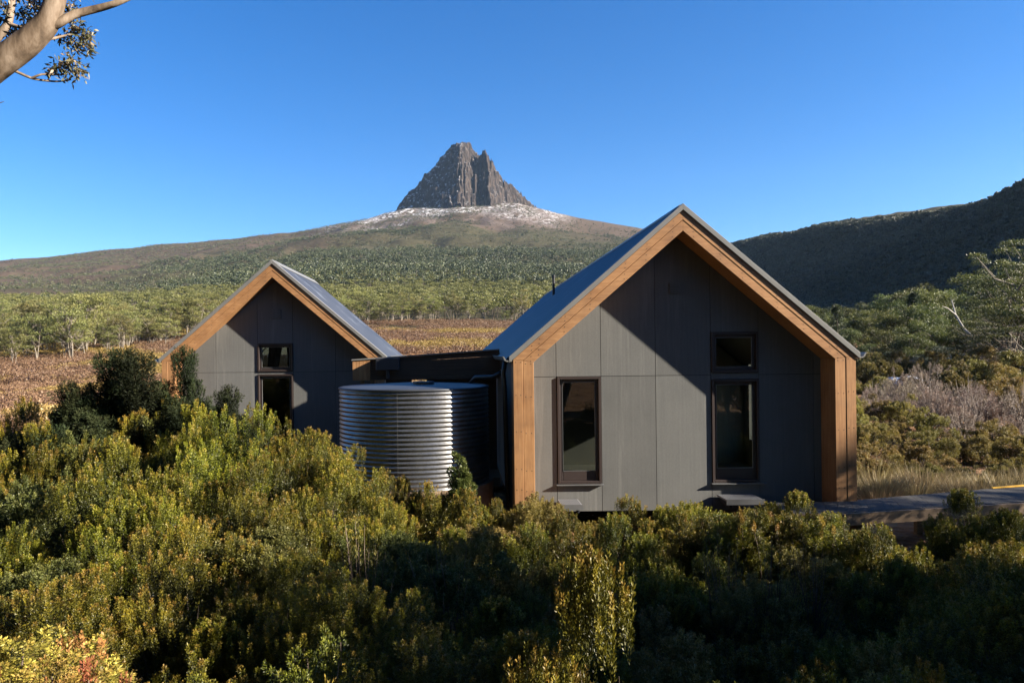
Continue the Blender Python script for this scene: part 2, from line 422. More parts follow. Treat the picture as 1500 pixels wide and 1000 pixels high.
# crest of the steep wooded ridge: (x, y, z)
CREST = np.array([(150, 60, -60), (195, 150, 16), (235, 215, 56), (262, 280, 75), (285, 340, 83), (301, 400, 87), (317, 460, 86), (320, 560, 97), (326, 680, 111), (334, 900, 129), (345, 1100, 136), (370, 1400, 120), (420, 1900, 60), (450, 2700, 0)], float)
def T(x, y):
    x = np.asarray(x, float); y = np.asarray(y, float)
    r = np.hypot(x, y) + 1e-6
    phi = np.arctan2(x, y)
    ca = np.clip(phi, -R(50), R(50))
    u = np.tan(ca)
    Y = r * np.cos(ca)
    nx, ny = x * 0.01, y * 0.01
    wob = (fbm(nx * 1.2, ny * 1.2, 3, 3) - 0.5) * 0.10 * sstep(80, 300, r) * (1 - 0.75 * sstep(1300, 1900, r))
    z = _smooth_interp(u + wob, np.log(Y * (1 + wob * 0.8) + 10))
    z = z + (fbm(nx * 1.3, ny * 1.3, 5, 5) - 0.5) * np.clip(r - 120, 0, 900) * 0.015 * (1 - sstep(1400, 1900, Y) * 0.85)
    # the ridge
    cx = np.interp(y, CREST[:, 1], CREST[:, 0]); cz = np.interp(y, CREST[:, 1], CREST[:, 2])
    dx = cx + (fbm(y * 0.012, y * 0 + 2.5, 9, 4) - 0.5) * 30 - x
    gul = (fbm(nx * 0.8, ny * 2.6, 11, 4) - 0.5)
    rz = cz - np.where(dx > 0, dx * 0.80, -dx * -0.12) + gul * 18 * sstep(0, 40, np.abs(dx) + 8)
    rz = rz + (fbm(nx * 7, ny * 7, 13, 3) - 0.5) * 5
    k = 8.0
    h = np.clip(0.5 + 0.5 * (rz - z) / k, 0, 1)
    fz = z * (1 - h) + rz * h + k * h * (1 - h)
    z = np.where((y > 60) & (x > 0), fz, z)
    front = 1 - sstep(R(62), R(95), np.abs(phi))
    z = -0.3 + (z + 0.3) * front
    z = z + (fbm(x * 0.25, y * 0.25, 21, 3) - 0.5) * 0.5 * sstep(9, 22, r)
    return z
def ridge_mask(x, y):
    cx = np.interp(y, CREST[:, 1], CREST[:, 0]); cz = np.interp(y, CREST[:, 1], CREST[:, 2])
    return sstep(175, 120, cx - x) * (y > 120)

def build_ground():
    rr = np.concatenate([np.geomspace(1.0, 40, 90)[:-1], np.geomspace(40, 1450, 300)[:-1], np.linspace(1450, 2700, 170)])
    af = np.linspace(-R(46), R(46), 560); ab = np.linspace(R(46), 2 * math.pi - R(46), 60)[1:-1]
    aa = np.concatenate([af, ab]); na = len(aa)
    A, RR = np.meshgrid(aa, rr)
    x, y = RR * np.sin(A), RR * np.cos(A)
    z = T(x, y)
    v = np.stack([x, y, z], -1).reshape(-1, 3)
    nr = len(rr)
    i, j = np.meshgrid(np.arange(nr - 1), np.arange(na), indexing='ij'); j2 = (j + 1) % na
    f = np.stack([i * na + j, (i + 1) * na + j, (i + 1) * na + j2, i * na + j2], -1).reshape(-1, 4)
    v = np.concatenate([v, [[0, 0, -0.3]]]); c = len(v) - 1
    jj = np.arange(na); tri = np.stack([np.full(na, c), jj, (jj + 1) % na], -1)
    X, Y = v[:, 0], v[:, 1]
    r = np.hypot(X, Y)
    u = X / np.maximum(Y, 1)
    px = u * F + PX0
    # R: forest floor, G: pale scree, B: snow
    fn = fbm(X * 0.006, Y * 0.006, 31, 4)
    forest = sstep(150, 175, r + (fn - 0.5) * 40) * (1 - sstep(1350, 1700, r + (fn - 0.5) * 800 + np.clip(330 - px, 0, 400) * 2.0))
    rock = sstep(1500, 1800, r + (fn - 0.5) * 260) * sstep(470, 560, px) * (1 - sstep(800, 860, px))
    snow = sstep(1720, 1860, r + (fn - 0.5) * 320) * sstep(440, 540, px) * (0.45 + 0.75 * sstep(0.42, 0.58, fbm(X * 0.02, Y * 0.008, 35, 4))) * (1 - sstep(770, 860, px))
    sh = np.stack([forest, rock, snow], -1)
    m, nt, n, l, b = new_mat("moor_and_hillside")
    at = node(nt, "ShaderNodeAttribute", attribute_name="shade")
    sp = node(nt, "ShaderNodeSeparateColor"); l.new(at.outputs['Color'], sp.inputs[0])
    f1 = tex(nt, 0.08, 6, 0.6); f2 = tex(nt, 0.9, 5, 0.6); f3 = tex(nt, 0.02, 5, 0.6); f4 = tex(nt, 0.18, 4, 0.7)
    moor = ramp(nt, f1, [(0.36, (0.12, 0.055, 0.034)), (0.52, (0.165, 0.078, 0.042)), (0.64, (0.21, 0.115, 0.042)), (0.74, (0.25, 0.16, 0.04))])
    moor = mix(nt, 0.5, moor, ramp(nt, f2, [(0.3, (0.08, 0.05, 0.03)), (0.7, (0.28, 0.18, 0.09))]))
    heath = ramp(nt, f3, [(0.35, (0.10, 0.068, 0.045)), (0.5, (0.135, 0.09, 0.06)), (0.65, (0.10, 0.085, 0.05))])
    heath = mix(nt, 0.5, heath, ramp(nt, f4, [(0.35, (0.055, 0.04, 0.03)), (0.65, (0.19, 0.13, 0.095))]))
    heath = mix(nt, 0.55, heath, (0.028, 0.024, 0.018))
    pos = node(nt, "ShaderNodeNewGeometry"); ln = node(nt, "ShaderNodeVectorMath", operation='LENGTH'); l.new(pos.outputs['Position'], ln.inputs[0])
    mr = node(nt, "ShaderNodeMapRange"); l.new(ln.outputs['Value'], mr.inputs[0]); mr.inputs[1].default_value = 200; mr.inputs[2].default_value = 420
    col = mix(nt, mr.outputs[0], moor, heath)
    col = mix(nt, sp.outputs[0], col, ramp(nt, f4, [(0.3, (0.03, 0.028, 0.016)), (0.7, (0.07, 0.062, 0.034))]))
    scree = ramp(nt, f4, [(0.35, (0.04, 0.03, 0.025)), (0.65, (0.17, 0.135, 0.12))])
    k = node(nt, "ShaderNodeMath", operation='MULTIPLY'); l.new(sp.outputs[1], k.inputs[0]); l.new(ramp(nt, f3, [(0.42, (0, 0, 0)), (0.56, (1, 1, 1))]), k.inputs[1])
    col = mix(nt, k.outputs[0], col, scree)
    sn = node(nt, "ShaderNodeMath", operation='MULTIPLY'); l.new(sp.outputs[2], sn.inputs[0]); l.new(ramp(nt, tex(nt, 0.09, 6, 0.8), [(0.50, (0, 0, 0)), (0.58, (0.85, 0.85, 0.85))]), sn.inputs[1])
    col = mix(nt, sn.outputs[0], col, (0.75, 0.76, 0.78))
    l.new(col, b.inputs['Base Color']); b.inputs['Roughness'].default_value = 0.95; b.inputs['Specular IOR Level'].default_value = 0.1
    bump(nt, b, f2, 0.9, 0.6)
    me = mesh_from("ground", v, [f, tri], m, smooth=True, shade=sh)
    tag(obj("ground", me), kind='structure')
build_ground()

# ---------------------------------------------------------------- the rocky peak
def build_peak():
    s = 2000 / F
    def wx(px, py): return P(px, py, 2000)[0]
    def wz(px, py): return P(px, py, 2000)[2]
    xs = np.arange(-215, 235, 1.5); ys = np.arange(1880, 2150, 1.5)
    X, Y = np.meshgrid(xs, ys)
    w1 = (fbm(X * 0.05, Y * 0.05, 41, 3) - 0.5) * 16
    fl = np.abs(vnoise(X * 0.13 + w1 * 0.05, Y * 0.05, 43) - 0.5) * 2
    fl2 = np.abs(vnoise(X * 0.33, Y * 0.12, 44) - 0.5) * 2
    fl3 = vnoise(X * 0.6, Y * 0.5, 45)
    def body(ax, ay, az, facets):
        g = np.full(X.shape, -1e9)
        for (nx, ny, sl) in facets:
            n = math.hypot(nx, ny)
            g = np.maximum(g, ((X + w1 * 0.5 - ax) * nx + (Y + w1 * 0.4 - ay) * ny) / n * sl)
        return az - g
    H = body(wx(677, 196), 2000, wz(677, 196), [(-0.55, -0.83, 1.95), (0.56, -0.83, 2.25), (-0.6, 0.8, 1.85), (0.8, 0.6, 1.62)])
    H = np.minimum(H, wz(677, 209) + (fl3 - 0.5) * 9 - np.abs(X - wx(678, 209)) * 0.22)
    A = body(wx(712, 216), 1975, wz(712, 216), [(-0.8, -0.6, 3.6), (0.75, -0.66, 3.0), (0.0, 1, 2.0), (0.9, 0.3, 2.3)])
    A = np.minimum(A, wz(711, 226) + (fl3 - 0.5) * 9 - np.maximum(X - wx(711, 226), 0) * 1.6)
    B = body(wx(737, 268), 1975, wz(737, 265), [(-0.9, -0.4, 3.0), (0.5, -0.87, 2.5), (0.3, 0.95, 1.5)])
    D = body(wx(682, 232), 1964, wz(682, 236), [(-0.82, -0.57, 2.7), (0.55, -0.83, 3.0), (0.9, 0.2, 3.2), (0, 1, 1.0)])
    E = body(wx(696, 256), 1950, wz(696, 256), [(-0.82, -0.57, 3.0), (0.55, -0.83, 3.0), (0.9, 0.2, 3.4), (0, 1, 0.6)])
    Fb = body(wx(703, 232), 1982, wz(703, 232), [(-0.8, -0.6, 3.0), (0.7, -0.7, 3.0), (0, 1, 1.6), (1, 0.2, 2.6)])
    H = np.maximum.reduce([H, A, B, D, E, Fb])
    top = wz(678, 207)
    rel = np.clip((top + 5 - H) / 60, 0.3, 1)
    H = H - ((1 - fl) * 14 + (1 - fl2) * 9 + fl3 * 4 - 10) * rel * (0.3 + 0.7 * sstep(-45, 5, X)) * (1 - 0.55 * sstep(95, 130, X))
    # the left flank breaks into ledges
    ph = fbm(X * 0.03, Y * 0.03, 47, 2) * 2; st = (np.floor(H / 17 + ph) - ph) * 17 + 8
    H = H * 0.78 + 0.22 * st + (fbm(X * 0.09, Y * 0.09, 48, 3) - 0.5) * 14
    tz = T(X, Y)
    H = np.maximum(H, tz - 25)
    v = np.stack([X, Y, H], -1).reshape(-1, 3)
    ny, nx = X.shape
    i, j = np.meshgrid(np.arange(ny - 1), np.arange(nx - 1), indexing='ij')
    f = np.stack([i * nx + j, i * nx + j + 1, (i + 1) * nx + j + 1, (i + 1) * nx + j], -1).reshape(-1, 4)
    m, nt, n, l, b = new_mat("dolerite_rock")
    f1 = tex(nt, 0.16, 6, 0.65, stretch=(1, 1, 0.22)); f2 = tex(nt, 0.05, 4); f3 = tex(nt, 0.12, 7, 0.75)
    col = ramp(nt, f1, [(0.3, (0.010, 0.009, 0.009)), (0.5, (0.028, 0.022, 0.02)), (0.72, (0.075, 0.057, 0.045))])
    gm = node(nt, "ShaderNodeNewGeometry"); sx = node(nt, "ShaderNodeSeparateXYZ"); l.new(gm.outputs['Normal'], sx.inputs[0])
    px_ = node(nt, "ShaderNodeSeparateXYZ"); l.new(gm.outputs['Position'], px_.inputs[0])
    a = node(nt, "ShaderNodeMapRange"); l.new(sx.outputs[2], a.inputs[0]); a.inputs[1].default_value = 0.32; a.inputs[2].default_value = 0.62
    c2 = node(nt, "ShaderNodeMapRange"); l.new(px_.outputs[0], c2.inputs[0]); c2.inputs[1].default_value = 30; c2.inputs[2].default_value = -70; c2.inputs[3].default_value = 0.25
    mm = node(nt, "ShaderNodeMath", operation='MULTIPLY'); l.new(a.outputs[0], mm.inputs[0]); l.new(c2.outputs[0], mm.inputs[1])
    m2 = node(nt, "ShaderNodeMath", operation='MULTIPLY'); l.new(mm.outputs[0], m2.inputs[0]); l.new(ramp(nt, f3, [(0.53, (0, 0, 0)), (0.62, (1, 1, 1))]), m2.inputs[1])
    col = mix(nt, m2.outputs[0], col, (0.74, 0.75, 0.78))
    l.new(col, b.inputs['Base Color']); b.inputs['Roughness'].default_value = 0.9; b.inputs['Specular IOR Level'].default_value = 0.15
    bump(nt, b, f1, 0.8, 4.0)
    tag(obj("mountain_peak", mesh_from("mountain_peak", v, f, m)), kind='structure')
build_peak()

# ---------------------------------------------------------------- cabins
PITCH = 0.86
HALF = 2.965
def gable_clip(poly, xc, zap):
    """clip polygon (x,z) under the two slopes z <= zap - |x-xc|*PITCH"""
    for sgn in (1, -1):
        out = []
        for i in range(len(poly)):
            p, q = poly[i - 1], poly[i]
            dp = zap - sgn * (p[0] - xc) * PITCH - p[1]; dq = zap - sgn * (q[0] - xc) * PITCH - q[1]
            if dp >= 0 and dq >= 0: out.append(q)
            elif dp >= 0 > dq or dp < 0 <= dq:
                t = dp / (dp - dq); out.append((p[0] + (q[0] - p[0]) * t, p[1] + (q[1] - p[1]) * t))
                if dq >= 0: out.append(q)
        poly = out
        if len(poly) < 3: return []
    return poly
def cell(x0, x1, z0, z1): return [(x0, z0), (x1, z0), (x1, z1), (x0, z1)]

def build_cabin(label, xc, Y, length, zap, zbase, cells, windows, vent, gutter_side, part_depth=4.2, sun_opening=None):
    """xc centre line, Y front plane, zap outer apex height; cells: cladding sheets; windows: frame rectangles"""
    root = thing("cabin", label, "cabin", (xc, Y, zbase))
    def fin(mb, name, mat, **kw):
        o = mb.build(name, mat, None, **kw)
        o.parent = root; o.matrix_parent_inverse = Matrix.Translation((-xc, -Y, -zbase))
        return o
    REC = 0.54
    zw = zap - 0.115           # top of the timber
    wv, wt = 0.355, 0.355      # vertical thickness of the raking boards, width of the posts
    zi = zw - wv
    Yf = Y + REC
    sl = lambda z, d: z - d * PITCH
    split = 0.47
    for s in (-1, 1):
        def q(d, z): return (xc + s * d, z)
        def order(p): return p if s > 0 else p[::-1]
        # raking boards (two boards deep with a narrow groove)
        mb = MB()
        za, zb_ = zw, zw - wv * split
        for (t0, t1, w0, w1, yo) in ((zw, zw - wv * split + 0.003, 0.0, split - 0.008, 0.0), (zw - wv * split - 0.003, zi, split + 0.008, 1.0, 0.006)):
            d0, d1 = HALF - wt * w0, HALF - wt * w1
            mb.prism(order([q(0, t1), q(d1, sl(t1, d1)), q(d0, sl(t0, d0)), q(0, t0)]), Y + yo, Yf - 0.004)
        nl = []
        for dd in (0.16, 0.62, 1.0, 1.6, 2.05, 2.5, HALF - 0.33):
            for kk in (0.14, 0.34, 0.62, 0.84): nl.append((xc + s * (dd + 0.03 * kk), Y - 0.001 if kk < split else Y + 0.005, sl(zw - wv * kk, dd + 0.03 * kk)))
        mb.nails(nl)
        fin(mb, "raking_board", M['wood_h'], bevel=0.004)
        mb = MB()
        for (w0, w1, yo) in ((0.0, split - 0.008, 0.0), (split + 0.008, 1.0, 0.006)):
            d0, d1 = HALF - wt * w0, HALF - wt * w1
            t0 = sl(zw - wv * w0, d0); t1 = sl(zw - wv * w1, d1)
            mb.prism(order([q(d1, zbase), q(d0, zbase), q(d0, t0 - 0.003), q(d1, t1 - 0.003)]), Y + yo, Yf - 0.004)
        nl = []
        for zr in (sl(zw, HALF) - 0.05, sl(zw, HALF) - 0.62, sl(zw, HALF) - 1.25, sl(zw, HALF) - 1.9, zbase + 0.5):
            for kk in (0.12, 0.36, 0.6, 0.86): nl.append((xc + s * (HALF - wt * kk), Y - 0.001 if kk < split else Y + 0.005, zr - 0.03 * (kk > 0.5)))
        mb.nails(nl)
        po = fin(mb, "post", M['wood_v'], bevel=0.004)
        # metal verge trim
        mb = MB()
        d0 = HALF + 0.07
        mb.prism(order([q(0, zw + 0.006), q(d0, sl(zw, d0) + 0.006), q(d0, sl(zap, d0)), q(0, zap)]), Y - 0.025, Y + 0.16)
        fin(mb, "verge_trim", M['trim'], bevel=0.004)
        # roof sheet with corrugations running down the slope
        per = 0.076; n = int(length / per)
        yy = np.linspace(Y + 0.17, Y + length, n * 4 + 1)
        off = np.cos(np.arange(n * 4 + 1) * math.pi / 2) * 0.009
        d1 = HALF + 0.10
        v = []
        for d in (0.0, d1):
            for side in (0, -0.05):
                v.append(np.stack([np.full_like(yy, xc + s * d), yy, sl(zap - 0.016, d) + off + side], -1))
        m_ = len(yy); v = np.concatenate(v)
        k = np.arange(m_ - 1)
        a, b_, c_, d_ = 0, m_, 2 * m_, 3 * m_
        fs = [np.stack([a + k, a + k + 1, c_ + k + 1, c_ + k], -1), np.stack([b_ + k, d_ + k, d_ + k + 1, b_ + k + 1], -1), np.stack([c_ + k, c_ + k + 1, d_ + k + 1, d_ + k], -1)]
        if s < 0: fs = [f[:, ::-1] for f in fs]
        ro = obj("roof_slope", mesh_from("roof_slope", v, fs, M['roof']))
        ro.parent = root; ro.matrix_parent_inverse = Matrix.Translation((-xc, -Y, -zbase))
        # side wall
        mb = MB(); w0, w1 = HALF - 0.14, HALF - 0.015
        zt = sl(zw - 0.06, HALF)
        def sw(y0, y1, z0, z1): mb.prism(order([q(w0, z0), q(w1, z0), q(w1, z1), q(w0, z1)]), y0, y1)
        if sun_opening and s == sun_opening[0]:  # unseen opening added so sunlight enters the room
            _, ya, yb, zza, zzb = sun_opening
            sw(Yf, ya, zbase, zt); sw(yb, Y + length - 0.3, zbase, zt); sw(ya, yb, zbase, zza); sw(ya, yb, zzb, zt)
        else: sw(Yf, Y + length - 0.3, zbase, zt)
        fin(mb, "side_wall", M['clad'])
        # gutter
        gm = MB()
        gx = HALF + 0.09; gz = sl(zap, HALF + 0.07) - 0.02
        prof = [(gx - 0.07, gz + 0.02), (gx - 0.07, gz - 0.07), (gx + 0.02, gz - 0.075), (gx + 0.065, gz - 0.045), (gx + 0.08, gz + 0.0), (gx + 0.095, gz + 0.015), (gx + 0.09, gz + 0.022), (gx + 0.06, gz + 0.006), (gx + 0.03, gz - 0.05), (gx - 0.05, gz - 0.05)]
        gm.prism(order([q(d, z) for d, z in prof]), Y - 0.02, Y + length)
        fin(gm, "gutter", M['trim'])
    # ridge cap
    mb = MB(); mb.prism([(xc - 0.16, zap - 0.16 * PITCH + 0.004), (xc, zap - 0.005), (xc + 0.16, zap - 0.16 * PITCH + 0.004), (xc + 0.16, zap - 0.16 * PITCH + 0.018), (xc, zap + 0.014), (xc - 0.16, zap - 0.16 * PITCH + 0.018)][::-1][::-1], Y + 0.162, Y + length)
    fin(mb, "ridge_cap", M['trim'])
    # facade sheets
    zc = zi + 0.02
    mb = MB(); bk = MB(); g = 0.0045
    for (x0, x1, z0, z1) in cells:
        p = gable_clip(cell(x0 + g, x1 - g, z0 + g, z1 - g), xc, zc)
        if p: mb.prism(p, Yf, Yf + 0.012)
        p = gable_clip(cell(x0 - 0.0, x1 + 0.0, z0, z1), xc, zc)
        if p: bk.prism(p, Yf + 0.013, Yf + 0.10)
    fin(mb, "cladding", M['clad'])
    fin(bk, "wall_frame", M['black'])
    # inside: floor, ceiling, partition; its halves are coloured dark and bright
    mb = MB()
    mb.box(xc - HALF + 0.15, xc + HALF - 0.15, Yf + 0.11, Y + length - 0.4, zbase + 0.05, zbase + 0.2)
    fin(mb, "floor", M['room_shade'])
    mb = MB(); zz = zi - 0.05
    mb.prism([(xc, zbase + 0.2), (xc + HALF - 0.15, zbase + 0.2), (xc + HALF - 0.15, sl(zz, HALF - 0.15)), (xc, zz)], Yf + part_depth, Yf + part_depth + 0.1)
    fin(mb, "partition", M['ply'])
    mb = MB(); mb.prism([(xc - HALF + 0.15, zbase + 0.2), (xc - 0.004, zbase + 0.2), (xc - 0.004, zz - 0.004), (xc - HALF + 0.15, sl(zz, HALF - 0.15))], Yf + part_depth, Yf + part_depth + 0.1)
    fin(mb, "partition", M['room_shade'])
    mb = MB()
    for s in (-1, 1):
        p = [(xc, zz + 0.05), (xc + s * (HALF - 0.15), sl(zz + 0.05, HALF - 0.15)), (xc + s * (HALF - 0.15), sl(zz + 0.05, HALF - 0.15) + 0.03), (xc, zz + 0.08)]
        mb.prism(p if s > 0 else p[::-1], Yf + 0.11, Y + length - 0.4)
    fin(mb, "ceiling", M['room_shade'])
    mb = MB(); mb.prism([(xc - HALF + 0.02, zbase), (xc + HALF - 0.02, zbase), (xc + HALF - 0.02, sl(zi, HALF - 0.02)), (xc, zi), (xc - HALF + 0.02, sl(zi, HALF - 0.02))], Y + length - 0.28, Y + length - 0.15)
    fin(mb, "end_wall", M['clad'])
    # windows: casing, sash, glass, sill
    for (x0, x1, z0, z1, rail) in windows:
        cw = 0.042
        def ring(mb, x0, x1, z0, z1, w, wb, y0, y1):
            mb.box(x0, x0 + w, y0, y1, z0, z1); mb.box(x1 - w, x1, y0, y1, z0, z1)
            mb.box(x0 + w, x1 - w, y0, y1, z1 - w, z1); mb.box(x0 + w, x1 - w, y0, y1, z0, z0 + wb)
        w = MB(); ring(w, x0 + 0.002, x1 - 0.002, z0 + 0.002, z1 - 0.002, cw, 0.05, Yf - 0.03, Yf + 0.108)
        wo = fin(w, "window", M['sash'], bevel=0.003)
        sx = MB(); ring(sx, x0 + cw + 0.002, x1 - cw - 0.002, z0 + 0.052, z1 - cw - 0.002, 0.055, rail, Yf + 0.035, Yf + 0.085)
        so = fin(sx, "sash", M['sash'], bevel=0.006); so.parent = wo
        gl = MB(); gl.box(x0 + cw + 0.05, x1 - cw - 0.05, Yf + 0.055, Yf + 0.061, z0 + 0.045 + rail, z1 - cw - 0.05)
        go = fin(gl, "pane", M['glass']); go.parent = wo
        sb = MB(); b0 = 0.007
        xa, xb, za, zb2 = x0 + cw + 0.056, x1 - cw - 0.056, z0 + 0.052 + rail, z1 - cw - 0.056
        ring(sb, xa, xb, za, zb2, b0, b0, Yf + 0.03, Yf + 0.054)
        bo = fin(sb, "glazing_bead", M['sill']); bo.parent = wo
    # vent grille high in the gable
    x0, x1, z0, z1 = vent
    mb = MB()
    mb.box(x0, x1, Yf - 0.02, Yf - 0.001, z0, z1)
    for k in range(6):
        zz2 = z0 + (z1 - z0) * (k + 0.5) / 6; mb.box(x0 + 0.01, x1 - 0.01, Yf - 0.032, Yf - 0.021, zz2 - 0.006, zz2 + 0.006)
    fin(mb, "vent", M['clad'])
    return root, fin, Yf

# larger cabin
Yc = 13.0
def fx(px, py=600): return P(px, py, Yc + 0.54)[0]
def fz(py, px=950): return P(px, py, Yc + 0.54)[2]
XC = 3.905; ZAP = 5.52; ZB = 0.10
zj = fz(551, 950)
x815, x881, x961, x1043, x1112, x1192 = fx(815.5), fx(881), fx(961), fx(1042), fx(1112), fx(1192)
wz0, wz1 = fz(709, 850), zj - 0.004
w2z0, w2m, w2m2, w2z1 = fz(707, 1075), fz(556, 1075), fz(546.5, 1075), fz(487, 1075)
xl, xr = XC - HALF + 0.02, XC + HALF - 0.02
cells = [(xl, x815, ZB, zj), (xl, x815, zj, 6), (x815, x881, zj, 6), (x815, x881, ZB, wz0 - 0.03), (x881, x961, ZB, zj), (x881, x961, zj, 6),
         (x961, x1043, ZB, zj), (x961, x1043, zj, 6), (x1043, x1112, ZB, w2z0 - 0.03), (x1043, x1112, w2m + 0.001, w2m2 - 0.001), (x1043, x1112, w2z1, 6),
         (x1112, x1192, ZB, zj), (x1112, x1192, zj, 6), (x1192, xr, ZB, zj), (x1192, xr, zj, 6)]
wins = [(x815 + 0.01, x881 - 0.008, wz0, wz1, 0.17), (x1043 + 0.005, x1112 - 0.005, w2z0, w2m, 0.2), (x1043 + 0.005, x1112 - 0.005, w2m2, w2z1, 0.055)]
vent = (fx(980, 425), fx(997, 425), fz(431, 990), fz(415, 990))
big, fin, Yf = build_cabin("larger dark-clad gabled cabin with two tall windows and a flue on its roof", XC, Yc, 20.6, ZAP, ZB, cells, wins, vent, 1, 4.2, (1, 15.7, 17.45, 0.9, 2.72))
for (xa, xb, zz) in ((x815 - 0.02, x881 + 0.02, wz0), (x1043 - 0.02, x1112 + 0.1, w2z0)):
    mb = MB(); mb.box(xa, xb, Yf - 0.075, Yf + 0.02, zz - 0.022, zz - 0.006); fin(mb, "sill", M['sill'])
# roof flue on the slope towards the tank
yfl = 24.0; xfl = (812 - PX0) / F * yfl; zfl = ZAP - (XC - xfl) * PITCH
mb = MB(); mb.tube([(xfl, yfl, zfl - 0.15), (xfl, yfl, zfl + 0.58)], 0.042, 14); mb.tube([(xfl, yfl, zfl + 0.56), (xfl, yfl, zfl + 0.62)], 0.06, 14)
fin(mb, "flue", M['pipe'])
# downpipe under the eave beside the tank
mb = MB(); xd = XC - HALF - 0.12
mb.tube([(xd + 0.05, 13.9, 2.86), (xd, 13.9, 2.6), (xd + 0.02, 13.9, 2.35), (xd + 0.06, 13.9, 0.1)], 0.045, 10)
fin(mb, "downpipe", M['pipe'], smooth=True)
# stumps under the floor
for xs_ in (XC - 2.6, XC, XC + 2.6):
    for ys_ in (13.8, 17, 21, 25, 29, 33):
        mb = MB(); mb.box(xs_ - 0.08, xs_ + 0.08, ys_ - 0.08, ys_ + 0.08, -0.5, ZB + 0.04); fin(mb, "stump", M['wood_old'])

# smaller-looking cabin beyond the tank
Yd = 20.0
def gx(px, py=560): return P(px, py, Yd + 0.54)[0]
def gz(py, px=400): return P(px, py, Yd + 0.54)[2]
XC2 = -4.955; ZAP2 = 5.51
zj2 = gz(546, 360)
a317, a378, a430, a490, a545 = gx(317), gx(378), gx(430), gx(492), gx(550)
v0, v1, v2, v3 = gz(690), gz(549), gz(545), gz(504)
xl2, xr2 = XC2 - HALF + 0.02, XC2 + HALF - 0.02
cells2 = [(xl2, a317, ZB, zj2), (xl2, a317, zj2, 6), (a317, a378, ZB, zj2), (a317, a378, zj2, 6), (a378, a430, ZB, v0), (a378, a430, v1 + 0.001, v2 - 0.001), (a378, a430, v3, 6),
          (a430, a490, ZB, zj2), (a430, a490, zj2, 6), (a490, a545, ZB, zj2), (a490, a545, zj2, 6), (a545, xr2, ZB, zj2), (a545, xr2, zj2, 6)]
wins2 = [(a378 + 0.005, a430 - 0.005, v0, v1, 0.15), (a378 + 0.005, a430 - 0.005, v2, v3, 0.055)]
vent2 = (gx(397.5, 461), gx(412, 461), gz(468), gz(454))
small, fin2, Yf2 = build_cabin("farther dark-clad gabled cabin behind the shrubs and the corrugated tank", XC2, Yd, 5.9, ZAP2, ZB, cells2, wins2, vent2, 1, 2.5)

